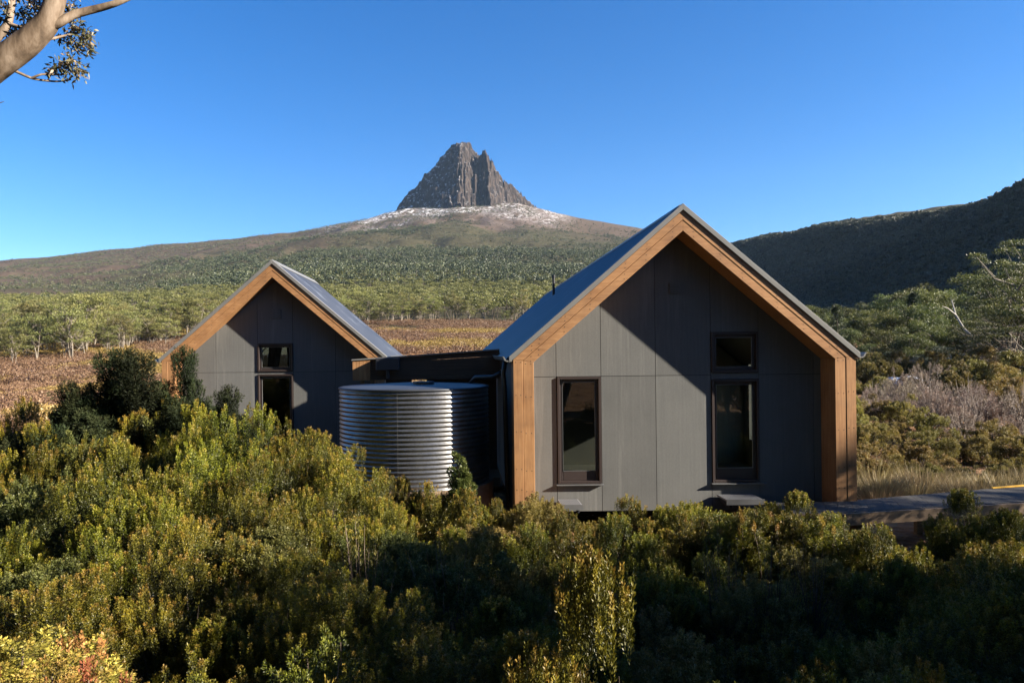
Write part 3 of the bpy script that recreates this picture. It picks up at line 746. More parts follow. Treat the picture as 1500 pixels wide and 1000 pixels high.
# ---------------------------------------------------------------- flat-roofed link between the cabins
def build_link():
    Yk = 17.0
    x0 = P(517, 540, Yk)[0]; x1 = XC - HALF - 0.02
    zt0, zt1 = P(517, 527, Yk)[2], P(742, 511.5, Yk)[2]; zb = P(517, 558, Yk)[2]
    xm = P(543, 540, Yk)[0]
    root = thing("link_roof", "low flat-roofed timber-fronted passage joining the two cabins behind the tank", "covered passage", (x0, Yk, -0.3))
    def fin(mb, name, mat, **kw):
        o = mb.build(name, mat, None, **kw); o.parent = root; o.matrix_parent_inverse = Matrix.Translation((-x0, -Yk, 0.3)); return o
    zt = lambda x: zt0 + (zt1 - zt0) * (x - x0) / (x1 - x0)
    mb = MB(); nb = 5
    for k in range(nb):                                   # horizontal boards following the sloping top
        a, b = k / nb, (k + 1) / nb
        def zz(x, t): return zb + (zt(x) - 0.03 - zb) * t
        mb.prism([(xm, zz(xm, a) + 0.004), (x1, zz(x1, a) + 0.004), (x1, zz(x1, b)), (xm, zz(xm, b))], Yk + 0.003 * (k % 2), Yk + 0.04)
    fin(mb, "fascia_boards", M['wood_dark'])
    mb = MB(); mb.box(xm, x1, Yk + 0.045, Yk + 0.08, zb + 0.01, zt0 - 0.04); fin(mb, "leak_stop_board", M["wood_dark"])  # added behind the fascia to stop sun leaking between its boards
    mb = MB(); n = 5
    for k in range(n):
        xa, xb = x0 + (xm - x0) * k / n, x0 + (xm - x0) * (k + 1) / n - 0.005
        mb.prism([(xa, zb), (xb, zb), (xb, zt(xb) - 0.03), (xa, zt(xa) - 0.03)], Yk - 0.03, Yk + 0.04)
    fin(mb, "end_boards", M['wood_v'])
    mb = MB(); mb.prism([(x0 - 0.02, zt0 - 0.03), (x1, zt1 - 0.03), (x1, zt1), (x0 - 0.02, zt0)], Yk - 0.05, Yk + 0.1)
    fin(mb, "capping", M['trim'])
    mb = MB(); mb.prism([(x0 + 0.05, zt0 - 0.14), (x1, zt1 - 0.14), (x1, zt1 - 0.06), (x0 + 0.05, zt0 - 0.06)], Yk + 0.105, Yk + 1.7)
    fin(mb, "roof_deck", M['roof'])
    xb0, xb1 = P(551, 540, Yk - 0.2)[0], P(585, 540, Yk - 0.2)[0]
    mb = MB(); mb.box(xb0, xb1, Yk - 0.24, Yk - 0.055, P(551, 543, Yk - .2)[2], P(551, 525, Yk - .2)[2])
    mb.box((xb0 + xb1) / 2 - 0.04, (xb0 + xb1) / 2 + 0.04, Yk - 0.18, Yk - 0.1, P(551, 556, Yk - .2)[2], P(551, 543, Yk - .2)[2])
    fin(mb, "rainwater_head", M['shade_cloth'], bevel=0.01)
    for px in (531, 546):
        xp = P(px, 560, Yk + 0.2)[0]; mb = MB(); mb.box(xp - 0.045, xp + 0.045, Yk + 0.15, Yk + 0.24, -0.5, zb + 0.1); fin(mb, "post", M['wood_old'])
    # back wall with a gap that lets the daylight through
    Yb = Yk + 1.5; mb = MB()
    g0, g1 = P(603, 555, Yb)[0], P(625, 555, Yb)[0]
    zt_ = zt0 - 0.1
    mb.box(x0 + 0.6, g0, Yb, Yb + 0.1, 0.1, zt_); mb.box(g1, x1, Yb, Yb + 0.1, 0.1, zt_)
    fin(mb, "back_wall", M['wood_dark'])
    mb = MB(); mb.box(x0 + 0.05, x1, Yk + 0.3, Yk + 1.7, -0.1, 0.1); fin(mb, "floor", M['wood_old'])
build_link()

# ---------------------------------------------------------------- water tank
def build_tank():
    cx, cy, Rr = -0.873, 14.55, 1.432
    z0, z1 = EYE - 2.44, EYE - 0.655
    root = thing("water_tank", "round corrugated zinc-coated water tank standing between the two cabins", "water tank", (cx, cy, z0))
    n = 22; k = n * 8
    t = np.linspace(0, 1, k + 1); z = z0 + (z1 - z0) * t; r = Rr + 0.0105 * np.cos(2 * math.pi * n * t)
    na = 192; an = np.arange(na) * 2 * math.pi / na
    v = np.stack([r[:, None] * np.cos(an), r[:, None] * np.sin(an), np.repeat(z[:, None] - z0, na, 1)], -1).reshape(-1, 3)
    i, j = np.meshgrid(np.arange(k), np.arange(na), indexing='ij'); j2 = (j + 1) % na
    f = np.stack([i * na + j, i * na + j2, (i + 1) * na + j2, (i + 1) * na + j], -1).reshape(-1, 4)
    obj("wall", mesh_from("tank_wall", v, f, M['galv'], smooth=True), root)
    lid = [(0.0, 0.07), (0.3, 0.066), (Rr - 0.05, 0.012), (Rr + 0.012, 0.0), (Rr + 0.02, -0.012), (Rr + 0.02, -0.03), (Rr + 0.006, -0.034)]
    rr = np.array([a for a, b in lid]); zz = np.array([b for a, b in lid]) + (z1 - z0)
    v = np.stack([rr[:, None] * np.cos(an), rr[:, None] * np.sin(an), np.repeat(zz[:, None], na, 1)], -1).reshape(-1, 3)
    i, j = np.meshgrid(np.arange(len(lid) - 1), np.arange(na), indexing='ij'); j2 = (j + 1) % na
    f = np.stack([i * na + j, (i + 1) * na + j, (i + 1) * na + j2, i * na + j2], -1).reshape(-1, 4)
    lo = obj("lid", mesh_from("tank_lid", v, f, M['lid'], smooth=False), root)
    mb = MB(); mb.tube([(0.2, -0.35, z1 - z0 + 0.04), (0.2, -0.35, z1 - z0 + 0.1)], 0.2, 20); o = mb.build("hatch", M['lid'], lo)
    for a in (-1.72, -0.1, 1.4):                    # lapped sheet seams
        c, s_ = math.cos(a), math.sin(a)
        mb = MB(); mb.tube([(c * (Rr + 0.009), s_ * (Rr + 0.009), 0.01), (c * (Rr + 0.009), s_ * (Rr + 0.009), z1 - z0 - 0.04)], 0.0025, 6)
        mb.build("seam", M['galv'], root)
    mb = MB(); mb.tube([(1.1, 0.5, z1 - z0 + 0.02), (1.2, 0.4, z1 - z0 + 0.14), (1.55, 0.2, z1 - z0 + 0.15), (1.72, 0.1, z1 - z0 + 0.25)], 0.045, 10)
    mb.build("inlet_pipe", M['pipe'], root, smooth=True)
    slab = MB(); m = 48
    ring = [(cx + 1.52 * math.cos(a * 2 * math.pi / m), cy + 1.52 * math.sin(a * 2 * math.pi / m)) for a in range(m)]
    slab.plan(ring, -0.35, z0 - 0.003)
    o = slab.build("tank_slab", M['concrete']); tag(o, "sandy round slab under the corrugated water tank", "slab")
build_tank()

# ---------------------------------------------------------------- boardwalk, landings
def build_boardwalk():
    zt = 0.34
    a = np.array([[5.3, 12.08], [6.09, 12.1], [9.63, 12.8], [13.5, 13.75]]); b = np.array([[5.3, 12.95], [6.5, 12.97], [9.9, 14.0], [13.2, 14.9]])
    root = thing("boardwalk", "grey mesh-topped boardwalk with a timber edge running past the larger cabin", "boardwalk", (5.3, 12, -0.3))
    def fin(mb, name, mat, **kw):
        o = mb.build(name, mat, None, **kw); o.parent = root; o.matrix_parent_inverse = Matrix.Translation((-5.3, -12, 0.3)); return o
    mb = MB()
    for k in range(3):
        n = int(np.linalg.norm(a[k + 1] - a[k]) / 0.145)
        for i in range(n):
            t0, t1 = i / n, (i + 0.985) / n
            p = [a[k] + (a[k + 1] - a[k]) * t for t in (t0, t1)] + [b[k] + (b[k + 1] - b[k]) * t for t in (t1, t0)]
            dz = random.uniform(-0.002, 0.002)
            mb.plan([tuple(q) for q in p], zt - 0.04, zt + dz)
    fin(mb, "deck", M['deck'])
    for side in (a, b):
        mb = MB()
        for k in range(3):
            d = side[k + 1] - side[k]; nrm = np.array([d[1], -d[0]]) / np.linalg.norm(d); sg = 1 if side is a else -1
            p = [side[k] + nrm * sg * 0.0, side[k] + nrm * sg * 0.05, side[k + 1] + nrm * sg * 0.05, side[k + 1] + nrm * sg * 0.0]
            p = p if sg > 0 else p[::-1]
            mb.plan([tuple(q) for q in p], zt - 0.21, zt - 0.012)
        fin(mb, "edge_board", M['wood_old'], bevel=0.004)
    for k in range(3):
        for t in (0.1, 0.5, 0.9):
            for side in (a, b):
                q = side[k] + (side[k + 1] - side[k]) * t + (b[k] - a[k]) * (0.12 if side is a else -0.12)
                mb = MB(); mb.box(q[0] - 0.05, q[0] + 0.05, q[1] - 0.05, q[1] + 0.05, -0.6, zt - 0.045); fin(mb, "stump", M['wood_old'])
    p = P(1487, 716, 14.0)
    mb = MB(); q0 = np.array([9.9, 14.0]); q1 = np.array([10.75, 14.24])
    nrm = np.array([0.27, -0.96])
    mb.plan([tuple(q0 + nrm * 0.03), tuple(q1 + nrm * 0.05), tuple(q1), tuple(q0)], zt + 0.004, zt + 0.03)
    fin(mb, "edge_strip", M['yellow'])
build_boardwalk()
def build_landing(label, x0, x1, y0, y1, zt):
    root = thing("landing", label, "landing", (x0, y0, -0.3))
    def fin(mb, name, mat, **kw):
        o = mb.build(name, mat, None, **kw); o.parent = root; o.matrix_parent_inverse = Matrix.Translation((-x0, -y0, 0.3)); return o
    mb = MB(); n = int((x1 - x0) / 0.03)
    for k in range(n):
        xa = x0 + (x1 - x0) * k / n; mb.box(xa, xa + 0.012, y0, y1, zt - 0.035, zt)
    for k in range(int((y1 - y0) / 0.05) + 1):
        ya = y0 + k * 0.05; mb.box(x0, x1, ya, ya + 0.006, zt - 0.03, zt - 0.004)
    fin(mb, "grating", M['grate'])
    mb = MB(); mb.box(x0 - 0.01, x1 + 0.01, y0 - 0.015, y0 - 0.003, zt - 0.09, zt + 0.006); fin(mb, "nosing", M['sill'])
    for xa in (x0 + 0.05, x1 - 0.09):
        mb = MB(); mb.box(xa, xa + 0.04, y0 + 0.02, y1, zt - 0.14, zt - 0.04); fin(mb, "bracket", M['shade_cloth'])
build_landing("small steel-grated landing under the narrower tall window", fx(814) + 0.02, fx(845), 13.0, 13.5, fz(731, 840))
build_landing("steel-grated landing under the stacked pair of windows", fx(1048), fx(1100), 13.0, 13.5, fz(722, 1070) - 0.02)

# ---------------------------------------------------------------- thin winter haze in the valley
def build_haze():
    m = bpy.data.materials.new("haze"); m.use_nodes = True; nt = m.node_tree
    nt.nodes.remove(nt.nodes["Principled BSDF"])
    v = nt.nodes.new("ShaderNodeVolumePrincipled"); v.inputs['Color'].default_value = (0.5, 0.72, 1.0, 1); v.inputs['Density'].default_value = 0.00003; v.inputs['Anisotropy'].default_value = 0.2
    nt.links.new(v.outputs[0], nt.nodes["Material Output"].inputs['Volume'])
    mb = MB(); mb.box(-2760, 2760, -2760, 2760, -140, 640)
    o = mb.build("haze", m); tag(o, kind='stuff'); o['label'] = "thin pale air between the cabins and the far slopes"; o['category'] = "haze"
build_haze()

# ================================================================ VEGETATION
KIDS = {}
USED = set()
def add_proto(root, *kids): KIDS[root.name] = (root, list(kids)); return root
def place(proto, loc, rz=0.0, sc=1.0, label=None, cat=None, group=None, tilt=(0, 0)):
    """first use moves the thing itself, later uses copy it with each of its parts"""
    if proto.name not in USED:
        USED.add(proto.name); o = proto
    else:
        o = proto.copy(); C.objects.link(o)
        for k in KIDS[proto.name][1]:
            c = k.copy(); C.objects.link(c); c.parent = o
    o.location = loc; o.rotation_euler = (tilt[0], tilt[1], rz)
    o.scale = (sc, sc, sc) if isinstance(sc, (int, float)) else sc
    if label: o['label'] = label
    if cat: o['category'] = cat
    if group: o['group'] = group
    elif 'group' in o.keys() and o is not proto: del o['group']
    return o
class Leaf:
    def __init__(s): s.v, s.f, s.c, s.k = [], [], [], 0
    def add(s, v, f, c): s.v.append(v); s.f.append(f + s.k); s.c.append(c); s.k += len(v)
    def mesh(s, name, mat): return mesh_from(name, np.concatenate(s.v), np.concatenate(s.f), mat, shade=np.concatenate(s.c))

def sprigs(lf, base, axis, length, radius, n, leafL, leafW, g, dark=0.0, tipf=1.0, spread=0.9, nrm=None):
    """many little upright plumes: base (m,3), axis (m,3), n leaves per plume"""
    m = len(base); axis = unit(axis)
    length = np.broadcast_to(length, (m,)); radius = np.broadcast_to(radius, (m,))
    t = g.random((m, n)) ** 0.8
    a = g.random((m, n)) * 2 * np.pi
    ref = np.where(np.abs(axis[:, 2:3]) < 0.9, np.array([[0, 0, 1.0]]), np.array([[1.0, 0, 0]]))
    u = unit(np.cross(axis, ref)); w = np.cross(axis, u)
    rad = radius[:, None] * (1.02 - t ** 2.2 * 0.85) * (0.35 + 0.65 * g.random((m, n)))
    out = np.cos(a)[..., None] * u[:, None] + np.sin(a)[..., None] * w[:, None]
    c = base[:, None] + axis[:, None] * (length[:, None] * t)[..., None] + out * rad[..., None]
    d = out * spread + axis[:, None] * 0.8 + g.normal(size=(m, n, 3)) * 0.35
    tone = np.broadcast_to(g.random((m, 1)) * 0.35, (m, n))
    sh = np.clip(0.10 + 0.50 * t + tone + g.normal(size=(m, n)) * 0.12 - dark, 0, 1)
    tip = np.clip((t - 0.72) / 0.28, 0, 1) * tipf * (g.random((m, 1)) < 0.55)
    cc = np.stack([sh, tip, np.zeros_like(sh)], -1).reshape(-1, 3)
    nn = out * 0.7 + (axis if nrm is None else nrm)[:, None] * 0.9
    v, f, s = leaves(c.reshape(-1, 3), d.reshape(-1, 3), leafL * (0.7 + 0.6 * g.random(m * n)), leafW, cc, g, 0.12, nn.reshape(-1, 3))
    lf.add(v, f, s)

def dome_points(n, Rr, H, g, lo=0.12, rough=0.22, seed=0):
    """points over an uneven dome, with their outward directions"""
    th = g.random(n) * 2 * np.pi; ct = lo + (1 - lo) * g.random(n); st = np.sqrt(1 - ct ** 2)
    d = np.stack([st * np.cos(th), st * np.sin(th), ct], -1)
    lump = 1 + (vnoise(th * 1.4 + seed, ct * 3, seed) - 0.5) * 2 * rough
    lump2 = 1 + (vnoise(th * 3.4 + seed, ct * 6, seed + 5) - 0.5) * rough
    p = d * np.array([Rr, Rr, H]) * (lump * lump2)[:, None]
    return p, d

def make_shrub(name, mat, seed, Rr, H, plumes, nl, leafL, leafW, pl=(0.22, 0.4), pr=(0.035, 0.06), upright=0.75, label='', cat='shrub', tipf=1.0, stem_mat='bark_dark', bare=0.0, rough=0.3, inner=True, tufts=34, tuft_size=1.0):
    g = np.random.default_rng(seed)
    root = thing(name, label, cat)
    lf = Leaf()
    # the crown is a cluster of separate tufts with dark gaps between them
    K = tufts
    cp, cd = dome_points(K, Rr, H, g, 0.02 + bare * 0.4, rough, seed)
    cr = g.uniform(0.16, 0.30, K) * Rr * tuft_size
    cp = cp * (0.80 + 0.2 * g.random(K))[:, None]
    w = cr ** 2; who = g.choice(K, plumes, p=w / w.sum())
    th = g.random(plumes) * 2 * np.pi; ct = 1 - 1.25 * g.random(plumes); st = np.sqrt(np.maximum(0, 1 - ct ** 2))
    ld = np.stack([st * np.cos(th), st * np.sin(th), ct], -1)
    ld = unit(ld + cd[who] * 0.55)
    p = cp[who] + ld * cr[who][:, None] * np.array([1, 1, 1.15]) * (0.75 + 0.25 * g.random(plumes))[:, None]
    L = g.uniform(*pl, plumes)
    ax = unit(ld * (1 - upright) + np.array([0, 0, upright]) + g.normal(size=(plumes, 3)) * 0.12)
    r = g.uniform(*pr, plumes)
    base = p - ax * (L * 0.8)[:, None]
    base[:, 2] = np.maximum(base[:, 2], 0.03)
    sprigs(lf, base, ax, L, r, nl, leafL, leafW, g, tipf=tipf, nrm=ld, dark=np.repeat((g.random(K) * 0.25)[who][:, None], nl, 1) - 0.08)
    d = ld
    if inner:   # leaves deeper in the crown, darkened in colour as inner shade
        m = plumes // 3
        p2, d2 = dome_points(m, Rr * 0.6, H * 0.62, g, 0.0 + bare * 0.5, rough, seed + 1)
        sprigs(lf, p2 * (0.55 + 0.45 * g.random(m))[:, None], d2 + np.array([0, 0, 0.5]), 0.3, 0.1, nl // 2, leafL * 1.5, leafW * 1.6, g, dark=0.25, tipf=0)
    fo = obj("foliage", lf.mesh(name + "_foliage", mat), root)
    tb = Tubes(); ns = max(10, plumes // 14)
    for k in g.choice(plumes, ns, replace=False):
        e = base[k] * np.array([1, 1, 0.85])
        b0 = np.array([g.normal() * Rr * 0.12, g.normal() * Rr * 0.12, -0.05])
        mid = b0 * 0.4 + e * 0.55 + g.normal(size=3) * 0.05; mid[2] = e[2] * 0.55
        tb.add(np.array([b0, (b0 + mid) / 2 + g.normal(size=3) * 0.02, mid, (mid + e) / 2, e]), np.array([1, 0.85, 0.65, 0.45, 0.2]) * g.uniform(0.006, 0.012), 4)
    st = obj("stems", tb.mesh(name + "_stems", M[stem_mat]), root)
    return add_proto(root, fo, st)

def make_spire(name, mat, seed, H, W, nlead, label, leafL=0.015, leafW=0.0065):
    """upright shrub of several narrow leafy leaders, reddish seed heads at some tips"""
    g = np.random.default_rng(seed); root = thing(name, label, "shrub"); lf = Leaf(); tb = Tubes()
    for k in range(nlead):
        a = g.random() * 6.28; rr = W * math.sqrt(g.random()) * 0.8
        h = H * (1 - 0.45 * (rr / W) ** 1.2) * g.uniform(0.85, 1.05)
        foot = np.array([math.cos(a) * rr * 0.25, math.sin(a) * rr * 0.25, 0]); top = np.array([math.cos(a) * rr, math.sin(a) * rr, h])
        bend = g.normal(size=3) * 0.05; bend[2] = 0
        ts = np.linspace(0, 1, 8)[:, None]
        line = foot + (top - foot) * ts + bend * np.sin(ts * 3.1)
        tb.add(line, np.linspace(0.012, 0.003, 8), 4)
        m = int(46 * h / 1.2); t = np.clip(g.uniform(0.25, 1.0, m), 0, 1)
        b = np.stack([np.interp(t, ts[:, 0], line[:, q]) for q in range(3)], -1)
        an = g.random(m) * 6.28; o = np.stack([np.cos(an), np.sin(an), 0 * an], -1)
        wr = 0.10 * (1.15 - t) + 0.025
        b = b + o * (wr * g.random(m))[:, None]
        sprigs(lf, b, o * 0.55 + np.array([0, 0, 0.9]), g.uniform(0.08, 0.17, m) * (1.25 - 0.5 * t), 0.028, 90, leafL, leafW, g, tipf=0.35, dark=0.05)
        if g.random() < 0.25:   # seed head
            q = 14; b2 = np.repeat(line[-1:], q, 0) + g.normal(size=(q, 3)) * 0.012
            v, f, c = leaves(np.repeat(b2, 8, 0) + np.tile(np.linspace(0, 0.1, 8)[:, None] * np.array([[0, 0, 1.0]]), (q, 1)), np.tile(np.array([[0, 0, 1.0]]), (q * 8, 1)) + g.normal(size=(q * 8, 3)) * 0.4, 0.022, 0.008, np.tile(np.array([[0.5, 1.0, 0]]), (q * 8, 1)), g)
            lf.add(v, f, c)
    fo = obj("foliage", lf.mesh(name + "_foliage", mat), root); st = obj("stems", tb.mesh(name + "_stems", M['bark_dark']), root)
    return add_proto(root, fo, st)

# ---- kinds of shrub
L_TEA = "yellow green small-leaved heath shrub in the thicket below the cabins"
TEA_TALL = [make_shrub("heath_shrub", M['leaf_tea'], 100 + k, 0.85, 1.9, 950, 190, 0.0185, 0.0075, label=L_TEA, rough=0.18, pl=(0.16, 0.36), pr=(0.02, 0.036), upright=0.74, tufts=50, tuft_size=1.25, tipf=0.6) for k in range(4)]
TEA_LOW = [make_shrub("heath_shrub", M['leaf_tea'], 120 + k, 0.72, 1.05, 680, 190, 0.0175, 0.007, label=L_TEA, rough=0.18, pl=(0.14, 0.32), pr=(0.018, 0.033), upright=0.78, tufts=28, tuft_size=1.25, tipf=0.6) for k in range(4)]
OLI_TALL = [make_shrub("heath_shrub", M['leaf_wood'], 130 + k, 0.9, 1.8, 700, 150, 0.026, 0.011, label=L_TEA, rough=0.3, pl=(0.16, 0.3), pr=(0.03, 0.05), upright=0.5, tufts=40, tuft_size=1.3, tipf=0.5) for k in range(2)]
OLI_LOW = [make_shrub("heath_shrub", M['leaf_olive'], 135 + k, 0.75, 1.05, 480, 150, 0.022, 0.009, label=L_TEA, rough=0.3, pl=(0.14, 0.26), pr=(0.022, 0.04), upright=0.6, tufts=26, tuft_size=1.2, tipf=0.6) for k in range(2)]
DARK = [make_shrub("pine_shrub", M['leaf_dark'], 140 + k, 0.62, 2.1, 620, 190, 0.04, 0.008, pl=(0.3, 0.6), pr=(0.035, 0.06), upright=0.72, label="dark", rough=0.25, tipf=0.5, tufts=40, tuft_size=1.1) for k in range(3)]
SPIRE = [make_spire("spire_shrub", M['leaf_gold'], 160 + k, 1.5, 0.42, 34, "golden") for k in range(2)]
SPIRE_G = [make_spire("spire_shrub", M['leaf_tea'], 165 + k, 1.5, 0.36, 16, "green") for k in range(2)]

def ground_z(x, y): return float(T(np.array([x]), np.array([y]))[0])
def at(px, py, Y):
    x, _, z = P(px, py, Y); return x, Y, z
def shrub_to(proto, h0, px, py, Y, label=None, cat='shrub', group=None, wide=1.0, rz=None):
    """stand a shrub so that its top reaches the photo height py at distance Y"""
    x, y, z = at(px, py, Y); g0 = ground_z(x, y) - 0.05
    s = (z - g0) / h0
    return place(proto, (x, y, g0), random.uniform(0, 6.28) if rz is None else rz, (s * wide, s * wide, s), label, cat, group)

# ---- the thicket below the camera
def top_z(px, Y):
    base = np.interp(Y, [3, 4, 5, 6.5, 8, 10, 11.5, 12.5], [1.42, 1.28, 1.08, 0.9, 0.82, 0.80, 0.76, 0.6])
    mound = float(sstep(590, 400, np.array(px))) * np.interp(Y, [3, 4, 5, 6.5, 8, 9.5, 10.6, 11.5], [0.0, 0.0, 0.05, 0.42, 1.0, 1.42, 1.55, 1.4])
    slope = float(sstep(720, 560, np.array(px))) * np.interp(Y, [7, 9, 11, 12.5], [0.0, 0.12, 0.3, 0.45]) * (mound < 0.5)
    return base + mound + slope
rs = np.random.default_rng(5)
n_sh = 0
Y = 3.9
while Y < 12.6:
    step = 0.82 + 0.025 * Y
    x = -0.78 * Y - 0.6
    while x < 0.86 * Y + 0.6:
        xx, yy = x + rs.uniform(-0.25, 0.25), Y + rs.uniform(-0.28, 0.28)
        x += step * (1.05 if Y < 8 else 1.2)
        px = xx / yy * F + PX0
        if yy > 11.9 and px > 760: continue
        if yy > 11.3 and px > 1240: continue
        if (xx + 0.873) ** 2 + (yy - 14.55) ** 2 < 1.95 ** 2: continue
        h = top_z(px, yy) + rs.normal() * (0.17 if yy > 6.5 else 0.19)
        if 4.6 < yy < 5.9 and 40 < px < 430: h -= 0.45
        if rs.random() < 0.14: h -= 0.38
        if yy > 10.8 and px > 790: h = float(np.interp(px, [790, 860, 950, 1050, 1200, 1250, 1330], [0.62, 0.74, 0.76, 0.72, 0.72, 0.4, 0.2])) + rs.normal() * 0.07
        H = h + 0.35
        if H > 1.5: pr, h0 = TEA_TALL[rs.integers(4)], 2.1
        else: pr, h0 = TEA_LOW[rs.integers(4)], 1.3
        if rs.random() < 0.26: pr = OLI_TALL[rs.integers(2)] if H > 1.5 else OLI_LOW[rs.integers(2)]
        s = H / h0
        wide = np.clip(1.0 / s, 0.75, 1.3) ** 0.7
        if px < 540: lab, grp = "dense yellow green heath shrub on the mound in front of the farther cabin", "heath shrubs on the mound below the farther cabin"
        elif yy > 8.5: lab, grp = "low heath shrub with pale tips in the band along the foot of the larger cabin", "heath shrubs along the foot of the larger cabin"
        else: lab, grp = "shaded dark green heath shrub in the hollow below the larger cabin", "heath shrubs in the hollow below the larger cabin"
        place(pr, (xx, yy, -0.35), rs.uniform(0, 6.28), (s * wide, s * wide, s), lab, "shrub", grp)
        n_sh += 1
    Y += step * 0.95
print("shrubs", n_sh)
# dark shrubs against the farther cabin
DSP = [(146, 540, 11.6, 0, 1.25), (188, 522, 11.9, 1, 1.2), (232, 520, 11.8, 2, 1.05), (284, 536, 11.6, 0, 0.8), (330, 572, 11.2, 1, 0.9), (108, 566, 11.4, 2, 1.2), (212, 540, 11.3, 0, 1.2), (308, 552, 11.4, 2, 0.85), (128, 556, 11.2, 1, 1.2), (166, 538, 11.3, 2, 1.2), (250, 545, 11.3, 1, 0.9), (92, 584, 11.2, 0, 1.1), (346, 590, 11.0, 0, 0.9), (270, 560, 11.1, 2, 0.9)]
for k, (px, py, Yy, i, w) in enumerate(DSP):
    shrub_to(DARK[i], 2.45, px, py, Yy, "dark needle-leaved shrub in the spreading clump at the farther cabin's near corner", group="dark shrubs at the farther cabin's corner", wide=w)
for k, px in enumerate(range(560, 800, 22)):
    py = np.interp(px, [560, 600, 650, 700, 760, 800], [690, 708, 728, 726, 738, 738]) + random.uniform(-6, 6)
    shrub_to(TEA_LOW[k % 4], 1.3, px, py, 12.3 + random.uniform(-0.15, 0.15), "low heath shrub with pale tips against the tank's foot", 'shrub', "heath shrubs against the tank's foot", wide=0.8)
# single shrubs that stand out below the camera
shrub_to(SPIRE[0], 1.68, 40, 868, 4.3, "bright golden shrub of packed upright sprays in the lowest corner below the mound", wide=1.7)
shrub_to(SPIRE[1], 1.68, 118, 925, 4.0, "golden shrub with red seed heads beside the brightest golden one", wide=1.2)
shrub_to(SPIRE[1], 1.68, 5, 915, 3.8, "golden upright shrub cut by the picture's lower corner", wide=1.4)
shrub_to(SPIRE[0], 1.68, 72, 905, 3.7, "golden upright shrub in front of the brightest one, with loose sprays", wide=1.2)
shrub_to(SPIRE[1], 1.68, 185, 965, 3.6, "low golden shrub nearest the viewer, beside the corner clump", wide=1.2)
shrub_to(SPIRE_G[0], 1.68, 455, 826, 4.2, "tall narrow green spire shrub standing clear of the dark hollow", wide=0.9)
shrub_to(SPIRE_G[1], 1.68, 285, 905, 3.9, "short pointed green shrub between the golden corner and the tall spire", wide=0.9)
shrub_to(SPIRE[0], 1.68, 345, 950, 4.3, "small golden shrub with red tips beside the short pointed one", wide=0.7)
shrub_to(TEA_LOW[1], 1.24, 890, 892, 3.7, "sunlit round shrub with orange tips alone in the dark hollow", wide=0.55)
shrub_to(SPIRE_G[0], 1.9, 945, 918, 3.8, "thin pointed shrub behind the lone sunlit round one", wide=0.5)
shrub_to(SPIRE_G[1], 1.68, 1080, 912, 3.8, "pale-tipped pointed shrub below the stacked pair of windows", wide=0.8)
shrub_to(TEA_LOW[3], 1.24, 1262, 960, 3.7, "small bright-topped shrub low under the boardwalk's end", wide=0.6)
x, y, z = at(676, 668, 12.2)
sap = make_spire("sapling", M['leaf_wood'], 190, 1.2, 0.13, 5, "thin leafy sapling standing in front of the tank's shaded side", 0.035, 0.013)
place(sap, (x, y, -0.35), 0.4, (z + 0.35) / 1.2, "thin leafy sapling standing in front of the tank's shaded side", "sapling")
# dense stand of upright green shrubs by the landing
for k, px in enumerate(range(1010, 1330, 27)):
    py = np.interp(px, [1010, 1060, 1110, 1160, 1205, 1240, 1290, 1330], [742, 735, 728, 742, 728, 760, 765, 800]) + random.uniform(-8, 8)
    shrub_to(SPIRE_G[k % 2], 1.55, px, py, 9.6 + random.uniform(-0.4, 0.4), "upright green-gold spire shrub in the stand under the stacked pair of windows", 'shrub', "spire shrubs under the stacked pair of windows", wide=1.15)

